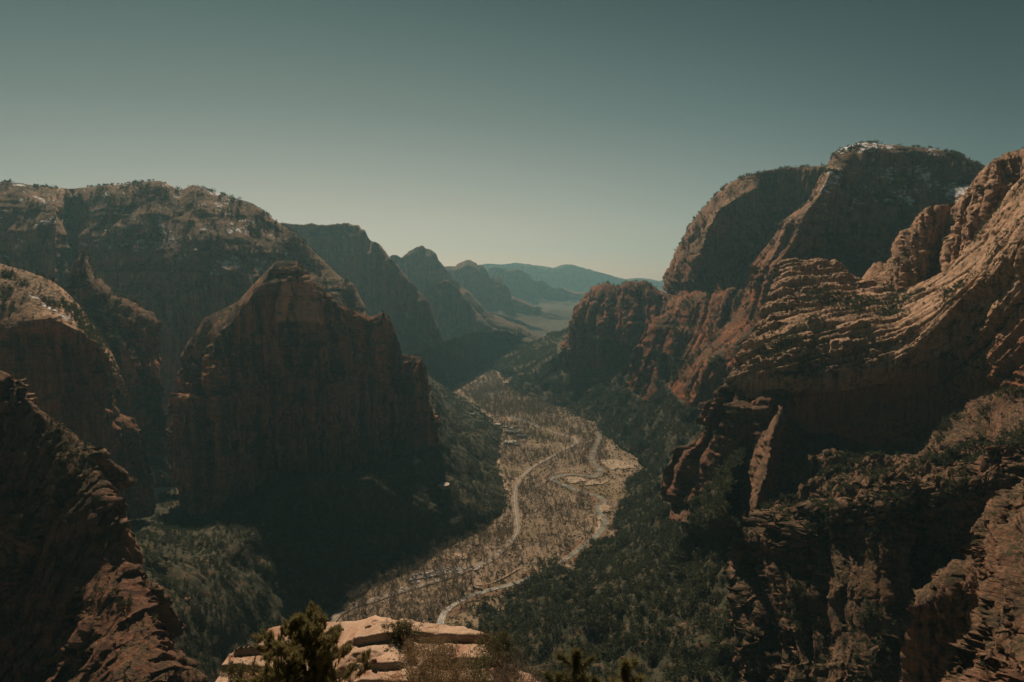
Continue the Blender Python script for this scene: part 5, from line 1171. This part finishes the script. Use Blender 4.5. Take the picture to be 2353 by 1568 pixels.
# round water tank
p = hit('r8', 165, 765); e = empty('water_tank', (p[0], p[1], p[2]+.5), 0, 'round pale flat topped water tank on the hillside at the shadow edge', 'water tank')
link('tank_wall', mesh_of('tank_wall', [cyl(0, 0, -4, 12.6, 6.5, k=40)]), [flatmat('tank_wall', (.22, .15, .10), .9)], parent=e)
mt = flatmat('tank_roof', (.38, .34, .28), .8, .2)
rf = link('roof', mesh_of('roof', [cyl(0, 0, 2.51, 13.1, .5, k=40), cyl(0, 0, 3.02, 12.8, .9, k=40, r2=.8)]), [mt], parent=e)
for i in range(8):
    r_ = link('roof_rib', mesh_of('roof_rib', [boxp(.5, 12.7, -.12, .12, -.06, .14)]), [M_wallb], parent=rf); r_.location = (0, 0, 3.95); r_.rotation_euler = (0, .068, i*math.pi/4)
link('hatch', mesh_of('hatch', [boxp(-.8, .8, -9.6, -8, 3.2, 4.1)]), [M_wallb], parent=rf)

# footbridge
a_ = np.array(PZ('r9', 1715, 735, 0)); b_ = np.array(PZ('r9', 1850, 778, 0)); mid = (a_+b_)/2; dd = b_-a_; L = np.linalg.norm(dd)
e = empty('footbridge', (mid[0], mid[1], 0), math.atan2(dd[1], dd[0]), 'brown footbridge crossing the river at the edge of the forest', 'bridge')
link('deck', mesh_of('deck', [boxp(-L/2, L/2, -1.3, 1.3, 2.6, 3.0)]), [M_trim], parent=e)
for s in (-1, 1):
    link('railing', mesh_of('railing', [boxp(-L/2, L/2, s*1.25-.08, s*1.25+.08, 3.9, 4.1), boxp(-L/2, L/2, s*1.25-.05, s*1.25+.05, 3.4, 3.52)]+[boxp(x-.07, x+.07, s*1.25-.07, s*1.25+.07, 3.0, 3.9) for x in np.linspace(-L/2+.3, L/2-.3, 12)]), [M_wallb], parent=e)
    link('pier', mesh_of('pier', [boxp(s*L*.42-.7, s*L*.42+.7, -1.4, 1.4, -.5, 2.6)]), [M_stone], parent=e)

# boulders
def boulder_mesh(seed, k=3):
    import bmesh
    bm = bmesh.new(); bmesh.ops.create_icosphere(bm, subdivisions=k, radius=1); V = np.array([v.co[:] for v in bm.verts])
    rg = np.random.default_rng(seed); D = rg.normal(size=(11, 3)); D /= np.linalg.norm(D, axis=1, keepdims=True)
    h_ = rg.uniform(.45, .9, 11); t = (h_[None]/np.maximum(V @ D.T, 1e-3)); r = np.minimum(1, np.where(V @ D.T > 0, t, 9).min(1))
    V = V*r[:, None]*(1+.06*fbm(V, .4, 3, seed))[:, None]*rg.uniform(.75, 1.25, 3)
    for v, c_ in zip(bm.verts, V): v.co = c_
    me = bpy.data.meshes.new('boulder'); bm.to_mesh(me); bm.free(); me.materials.append(M_bould); return me
M_bould = flatmat('boulder_rock', (.15, .095, .065), .95, .1, 0, .35)
BM = [boulder_mesh(i) for i in range(7)]
def put_boulder(p, s, label, group=None, i=0, sq=(1, 1, .8)):
    o = bpy.data.objects.new('boulder', BM[i % 7]); C.collection.objects.link(o); o.location = p; o.scale = (s*sq[0], s*sq[1], s*sq[2]); o.rotation_euler = (0, 0, i*1.7)
    o['label'] = label; o['category'] = 'boulder'
    if group: o['group'] = group
for i, (f_, x, y, s, lb) in enumerate([('r4', 882, 1185, 5.5, 'dark round boulder sitting on the sunlit scrub hill, lower left'), ('r4', 775, 990, 5, 'angular pale boulder near the top of the scrub hill, lower left'),
   ('r5', 1358, 925, 6.5, 'pale split boulder amid the forest near the river'), ('r5', 1910, 740, 9, 'big reddish boulder on the upper right forest slope'), ('r5', 1545, 1005, 5, 'pinkish boulder in a clearing of the dark forest'),
   ('r5', 1665, 1020, 4.5, 'second pinkish boulder right of the clearing in the forest'), ('r5', 1440, 1045, 3.5, 'small tan boulder among junipers in mid forest'), ('r2', 1700, 1225, 9, 'lone pale boulder on the wooded slope under the fluted butte')]):
    p = hit(f_, x, y); put_boulder(p+[0, 0, s*.1], s*.9, lb, None, i)
rb = np.random.default_rng(77)
q = np.concatenate([sample(TAL_R, 110, rb), sample(TAL_L, 35, rb)])
for i, p in enumerate(q):
    right = p[0] > -60; put_boulder(p-[0, 0, .3], float(rb.uniform(.9, 2.9)), 'reddish boulder half buried in the forest slope on the right' if right else 'reddish boulder half buried in the left scrub slope', 'boulders strewn over the right slope' if right else 'boulders strewn over the left slope', i)

# ------------------------------------------------------------------ foreground ledge
edge = [(-160,760),(-70,640),(-20,590),(80,530),(200,512),(290,490),(410,448),(545,428),(600,350),(640,285),(760,255),(900,236),(1030,218),(1240,205),(1440,213),(1580,228),(1840,245),(1960,265),(2040,295),(2110,335),(2150,390),(2260,500),(2353,560),(2480,640),(2600,760)]
def hstep(x, y):
    s0 = 32.7-y; return 433.0-.03*s0-.35*sm(1.2, 1.7, s0)-.3*sm(2.6, 3.0, s0)-.5*sm(4.1, 4.6, s0)-.9*sm(2.2, 4.2, x)-.45*sm(-7.0, -8.0, x)
EP = []
for x, y in edge:
    z_ = 433.0
    for _ in range(12): q = PZ('r7', x, y, z_); z_ = .5*z_+.5*float(hstep(q[0], q[1]))
    EP.append(q[:2])
EP = np.array(EP)
nx_, ny_ = 620, 400
gx = np.linspace(-13.5, 9.5, nx_); gy = np.linspace(18.5, 36.5, ny_); GX, GY = np.meshgrid(gx, gy)
poly2 = [tuple(p) for p in EP]+[(30, 10), (-30, 10)]
inside = inpoly(GX.ravel(), GY.ravel(), poly2).reshape(GX.shape)
dist = np.full(GX.shape, 1e9)
for i in range(len(EP)-1):
    A_, B_ = EP[i], EP[i+1]; ab = B_-A_; t = np.clip(((GX-A_[0])*ab[0]+(GY-A_[1])*ab[1])/(ab @ ab), 0, 1)
    dist = np.minimum(dist, np.hypot(GX-A_[0]-t*ab[0], GY-A_[1]-t*ab[1]))
sd_ = np.where(inside, dist, -dist)
P3 = np.stack([GX, GY, 0*GX], -1)
sd_ = sd_+.35*fbm(P3, 1.6, 4, 3)+.12*fbm(P3, .4, 2, 4)
back = np.interp(GX, EP[:, 0][np.argsort(EP[:, 0])], EP[:, 1][np.argsort(EP[:, 0])])
s_ = 32.7-GY + .35*fbm(np.stack([GX, GY, 0*GX], -1)*np.array([.5, 1, 1]), 2.5, 3, 8)                                                # metres in front of the far lip
wv = np.array([.45, 1, 1]); h = 433.0 - .03*s_ - .35*sm(1.25, 1.55, s_+.9*fbm(P3*wv, 1.6, 4, 11)) - .3*sm(2.65, 2.9, s_+1.0*fbm(P3*wv, 1.8, 4, 12)) - .5*sm(4.2, 4.5, s_+1.0*fbm(P3*wv, 2.2, 4, 31)) + .12*fbm(P3, 2.4, 3, 13)
h = h - .9*sm(2.2, 4.2, GX+.9*fbm(P3, 2, 3, 14))
h = h - .45*sm(-7.0, -8.0, GX+.7*fbm(P3, 2, 3, 15))
st = .2; ph = h/st + .9*fbm(P3*np.array([.6, 1, 1]), 2.2, 4, 16) + .3*fbm(P3, .6, 3, 17); fr = ph-np.floor(ph)
gt = sm(-.25, .25, fbm(P3*np.array([.6, 1, 1]), 2.6, 3, 44)); h = h + gt*st*(.5*(.5-fr) + .5*(sm(.9, 1, fr)))
ph = h/.055 + .8*fbm(P3, 1.2, 3, 18); fr = ph-np.floor(ph); h = h + .055*.6*(.5-fr)*sm(-.1, .3, fbm(P3, 1.5, 3, 19))
h = h + .018*fbm(P3, .16, 3, 20)
drop = np.maximum(0, .05-sd_); h = h - np.minimum(drop*7, 3+drop*1.6) - 1.1*sm(.0, .5, drop)*(noise(P3, (.5, .5, .5), 21)*.3)
h = np.maximum(h, 405)
PL = np.stack([GX, GY, h], -1)
dirt = sm(.1, .35, fbm(P3, 1.7, 4, 22)+.25*sm(6, 8, s_)-.15)*(np.abs(np.gradient(h, axis=0)) < .03)*(s_ > 3)
m, n, l, b = mat('ledge_sandstone', .9, .15); B = NB(m)
at = n.new('ShaderNodeAttribute'); at.attribute_name = 'mask'; sp_ = n.new('ShaderNodeSeparateColor'); l.new(at.outputs['Color'], sp_.inputs[0])
c = B.mix(B.ramp(B.tex(.7, 8, .65), .35, .65), (.50, .38, .285), (.41, .295, .21))
c = B.mix(B.ramp(B.tex(2.0, 8, .65, sc=(.35, .35, 5)), .4, .66), c, (.33, .18, .115))
c = B.mix(B.ramp(B.tex(.35, 6, .7), .52, .66), c, (.53, .385, .28))
c = B.mix(sp_.outputs[0], c, B.mix(B.ramp(B.tex(9, 5, .8), .42, .58), (.30, .15, .095), (.20, .10, .065)))
c = B.mix(1.0, c, B.ramp(B.tex(14, 6, .75), .3, .72, (.8, .8, .8, 1), (1.12, 1.12, 1.12, 1)), 'MULTIPLY')
l.new(c, b.inputs['Base Color']); B.bump(B.math('ADD', B.tex(5, 10, .7, sc=(1, 1, 3)), B.tex(22, 6, .7)), b, .55, .06)
Mk = np.zeros(GX.shape+(4,)); Mk[..., 0] = dirt
link('rock_ledge', raw_mesh('rock_ledge', PL.reshape(-1, 3), grid_faces(ny_, nx_), True, attr={'mask': Mk.reshape(-1, 4)}), [m], label='pink sandstone ledge in flat broken layers right below the viewpoint', kind='structure')
# the tower of rock that carries the ledge
def ledge_z(x, y):
    i = np.clip(int(round((y-gy[0])/(gy[1]-gy[0]))), 0, ny_-1); j = np.clip(int(round((x-gx[0])/(gx[1]-gx[0]))), 0, nx_-1); return float(h[i, j])
# loose stones on the ledge
m_peb = m
rp = np.random.default_rng(9)
def at_px(f, x, y, z0=432.3):
    p = np.array(PZ(f, x, y, z0)); 
    for _ in range(4): p = np.array(PZ(f, x, y, ledge_z(p[0], p[1])))
    return p
for i, (x, y, s, lb) in enumerate([(1250,492,.26,'reddish pyramid shaped rock on the dirt patch of the ledge'),(1335,500,.15,'smaller reddish rock right of the pyramid shaped one'),(1300,270,.14,'dark stone in the crack of the upper ledge'),(1410,272,.11,'small stone near the green bush on the ledge'),(1300,540,.2,'flat pale stone on the lower slab'),(1130,285,.08,'tiny stone at the left end of the crack')]):
    p = at_px('r7', x, y); put_boulder(p+[0, 0, s*.2], s, lb, None, i, (1.2, 1, .8))
for i in range(60):
    p = at_px('r7', rp.uniform(1150, 1560), rp.uniform(480, 560)) if i < 40 else at_px('r7', rp.uniform(1150, 1420), rp.uniform(375, 410)); put_boulder(p, float(rp.uniform(.02, .06)), 'small loose stone scattered on the ledge dirt', 'loose stones on the ledge dirt', i)

# ------------------------------------------------------------------ foreground plants
M_ndl = leaf_mat('needles', (.165, .155, .07), (.25, .22, .105), (.11, .11, .055), 1.5, .6, .35)
M_leaf = leaf_mat('broad_leaf', (.075, .085, .04), (.13, .125, .06), (.19, .165, .085), 3, .5, .3)
M_dryleaf = leaf_mat('dry_leaf', (.13, .09, .05), (.20, .15, .085), (.28, .23, .15), 4, .6, .3)
M_twig = leaf_mat('grey_twig', (.13, .10, .08), (.24, .19, .15), (.33, .27, .22), 3, .8)
M_bark2 = leaf_mat('dark_bark', (.055, .042, .034), (.10, .075, .06), (.04, .03, .025), 2, .9)
def branchy(rng, base, d, L, r, lv, t, tips, split=4, bend=.22, up=.06, k=5, shrink=.66, sides=4):
    pts = [np.array(base, float)]; dd = np.array(d, float)
    for i in range(k):
        dd = dd+rng.normal(size=3)*bend+[0, 0, up]; dd /= np.linalg.norm(dd); pts.append(pts[-1]+dd*L/k)
    t.tube(pts, np.linspace(r, r*.45, k+1), sides if lv > 1 else 3, 0)
    for i in range(1, k+1): tips.append((pts[i], dd.copy(), lv))
    if lv > 0:
        for j in range(split):
            a_ = rng.integers(max(1, k//3), k+1); nd = dd+rng.normal(size=3)*.7; nd /= np.linalg.norm(nd)
            branchy(rng, pts[a_], nd, L*shrink*rng.uniform(.75, 1.2), r*.5, lv-1, t, tips, split, bend, up, k, shrink, sides)
def fg_pine(rng, H, Wd, tufts=1300, nl=22, needle=.11, name='pine_tree', label='', loc=(0, 0, 0)):
    e = empty(name, loc, 0, label, 'pine tree'); tr = TB(); cr_ = TB(); lim = TB()
    tp = [np.array([0, 0, -.6])]; d = np.array([.05, 0, 1.])
    for i in range(10): d = d+rng.normal(size=3)*[.09, .09, 0]; d /= np.linalg.norm(d); tp.append(tp[-1]+d*(H*.95+.6)/10)
    tr.tube(tp, np.linspace(H*.030, H*.006, 11), 8, 0)
    tips = []
    for i in range(44):
        u = .22+.76*i/44; p = tp[0]+(tp[-1]-tp[0])*0; a_ = u*10; k = min(9, int(a_)); p = tp[k]*(1-(a_-k))+tp[k+1]*(a_-k)
        th = i*2.4+rng.normal()*.3; env = Wd*.5*(1-((u-.55)/.55)**2*.8)
        dd = np.array([math.cos(th), math.sin(th), .28+.9*u]); dd /= np.linalg.norm(dd)
        branchy(rng, p, dd, env*1.0, H*.010*(1.15-u), 2, lim, tips, 3, .16, .10, 4, .55, 4)
    tips = [q for q in tips if q[2] < 2]; idx = rng.integers(0, len(tips), tufts)
    Cc, Dd = [], []
    for k in idx:
        p, d_, lv = tips[k]; p = p+rng.normal(size=3)*.05; d0 = d_*.9+np.array([0, 0, .65]); d0 /= np.linalg.norm(d0)
        base = p+d0*rng.uniform(0, .16, (nl, 1)); Cc.append(base); Dd.append(d0+rng.normal(size=(nl, 3))*.48)
    Cc = np.concatenate(Cc); Dd = np.concatenate(Dd); V, F = cards(Cc, Dd, needle*rng.uniform(.7, 1.3, len(Cc)), .021, rng); cr_.add(V, F, 0)
    for nm, tb, mm in (('trunk', tr, M_bark2), ('branches', lim, M_bark2), ('crown', cr_, M_ndl)):
        V, F, Mi = tb.arrays(); link(nm, raw_mesh(nm, V, F), [mm], parent=e)
    return e
rg = np.random.default_rng(11)
pt = PY('r7', 845, 690, 24.0); zb = ledge_z(pt[0], pt[1])
top = PY('r7', 800, 188, 24.0)[2]
fg_pine(rg, top-zb-1.5, 3.7, 9000, 24, .15, 'pinyon_pine', 'bushy dark pine growing on the near sandstone ledge', (pt[0], pt[1], zb-.1))
def fg_bush(name, label, cat, loc, R_, H, seed, leaf_m, stems=14, leaves=2600, lsz=.05, lv=2, twig=M_twig, split=3, bend=.25, flat=1.0, tr_=.02):
    rng = np.random.default_rng(seed); e = empty(name, loc, 0, label, cat); t = TB(); tips = []
    for i in range(stems):
        th = rng.random()*6.283; sp_ = rng.uniform(.1, 1)*R_/H*1.1; d = np.array([math.cos(th)*sp_, math.sin(th)*sp_, 1.]); d /= np.linalg.norm(d)
        branchy(rng, rng.normal(size=3)*[.12*R_, .12*R_, 0]-[0, 0, .15], d, math.hypot(R_, H)*.55, tr_*.6, lv, t, tips, split, bend, .03, 4, .6, 3)
    V, F, Mi = t.arrays(); link('stems', raw_mesh('stems', V, F), [twig], parent=e)
    if leaves:
        idx = rng.integers(0, len(tips), leaves); Cc = np.array([tips[k][0] for k in idx])+rng.normal(size=(leaves, 3))*.06*R_
        c_ = TB(); V, F = cards(Cc, rng.normal(size=(leaves, 3))+[0, 0, .4], lsz*rng.uniform(.7, 1.4, leaves), lsz*.75, rng); c_.add(V, F); V, F, Mi = c_.arrays()
        link('foliage', raw_mesh('foliage', V, F), [leaf_m], parent=e)
    return e
def fgb(f, x, y, Y, R_, H, **k):
    p = PY(f, x, y, Y); fg_bush(loc=p, R_=R_, H=H, **k)
p = at_px('r7', 1525, 345); fg_bush('shrub', 'round green shrub rooted in the crack of the ledge', 'shrub', p, .75, 1.25, 21, M_leaf, 16, 5200, .055)
p = at_px('r7', 430, 600); fg_bush('shrub', 'low dark green shrub under the ledge edge, far left', 'shrub', p-[0, 0, .1], 1.1, .6, 22, M_leaf, 18, 5200, .05)
p = at_px('r7', 625, 345); fg_bush('shrub', 'small brown shrub peeping over the ledge behind the pine', 'shrub', p-[0, 0, .3], .5, .75, 23, M_dryleaf, 12, 1500, .045)
for (x, y, Y, R_, H, lb, nm, lm, lvs, seed, ls) in [
   (2180, 440, 30, 1.0, 1.55, 'dense round dark juniper bush at the right end of the ledge', 'juniper_bush', M_leaf, 9000, 31, .05),
   (2095, 360, 31, .7, .9, 'brown topped shrub just left of the dark juniper bush', 'shrub', M_dryleaf, 2600, 32, .05),
   (1760, 470, 26.5, 1.15, 1.5, 'brown twiggy shrub in front of the ledge step', 'shrub', M_dryleaf, 5200, 33, .045),
   (1880, 520, 25.5, 1.1, 1.5, 'tall thin brown shrub in the middle of the brush', 'shrub', M_dryleaf, 3600, 34, .045),
   (1680, 640, 21.5, 1.3, 1.3, 'pale leaved wide shrub at the bottom edge', 'shrub', M_dryleaf, 6500, 35, .045),
   (1850, 680, 21, 1.2, 1.25, 'pale leaved shrub right of the widest shrub', 'shrub', M_dryleaf, 5200, 36, .045),
   (2040, 640, 22.5, 1.0, 1.3, 'dark twiggy shrub with few leaves at the bottom edge', 'shrub', M_leaf, 1800, 37, .05),
   (2070, 560, 24.5, .8, 1.5, 'grey green upright shrub below the juniper bush', 'shrub', M_leaf, 2200, 38, .045),
   (1600, 420, 28.5, .8, .8, 'small grey brown shrub under the green shrub', 'shrub', M_dryleaf, 2500, 39, .045)]:
    p = np.array(PY('r7', x, y, Y)); fg_bush(nm, lb, 'shrub', p-[0, 0, H*.35], R_, H, seed, lm, 18, lvs, ls)
for (x, y, Y, R_, H, lb, seed) in [(2250, 560, 24, .9, 1.9, 'bare grey dead shrub with thin upright twigs', 41), (2380, 600, 23, 1.0, 1.5, 'low bare grey shrub beside the dead upright one', 42), (2180, 640, 22, .9, 1.1, 'bare twiggy shrub at the bottom edge before the pine shoots', 43)]:
    p = np.array(PY('r7', x, y, Y)); fg_bush('dead_shrub', lb, 'shrub', p-[0, 0, H*.4], R_, H, seed, M_twig, 18, 0, .04, 2, M_twig, 4, .28, 1, .028)
# young long needled pine, only its top in the picture
def shoots(loc, pts, label, seed):
    rng = np.random.default_rng(seed); e = empty('young_pine', loc, 0, label, 'pine tree'); t = TB(); cr_ = TB()
    for (dx, dy, z1) in pts:
        pp = [np.array([dx*.3, dy*.3, -1.2]), np.array([dx*.8, dy*.8, z1*.4-.4]), np.array([dx, dy, z1])]; t.tube(pp, [.05, .035, .018], 5)
        for ring in range(60):
            zc_ = z1-.55*rng.random()**1.3; k = 26; base = np.array([dx, dy, zc_])+np.zeros((k, 3)); D = rng.normal(size=(k, 3))+[0, 0, .8]
            V, F = cards(base, D, rng.uniform(.14, .24, k), .02, rng); cr_.add(V, F)
        for b_ in range(9):
            th = rng.random()*6.283; q0 = np.array([dx, dy, z1-.35-.1*b_]); q1 = q0+np.array([math.cos(th)*.4, math.sin(th)*.4, .25]); t.tube([q0, (q0+q1)/2+[0, 0, -.03], q1], [.02, .016, .01], 4)
            base = q0+(q1-q0)*rng.uniform(.5, 1.05, (240, 1)); V, F = cards(base, rng.normal(size=(240, 3))+(q1-q0)*1.6, rng.uniform(.13, .22, 240), .02, rng); cr_.add(V, F)
    V, F, Mi = t.arrays(); link('trunk', raw_mesh('trunk', V, F), [M_bark2], parent=e); V, F, Mi = cr_.arrays(); link('crown', raw_mesh('crown', V, F), [M_ndl], parent=e)
p = np.array(PY('m', 1322, 1630, 15.0)); shoots(p, [(0, 0, 1.35), (-.35, .1, .75), (.45, -.1, .7), (.1, .3, .9)], 'young long needled pine whose brushy top rises from the bottom edge', 51)
p = np.array(PY('m', 1435, 1635, 15.0)); shoots(p, [(0, 0, 1.15), (.3, .1, .6), (-.3, 0, .5)], 'second smaller pine top at the bottom edge, right of the taller one', 52)
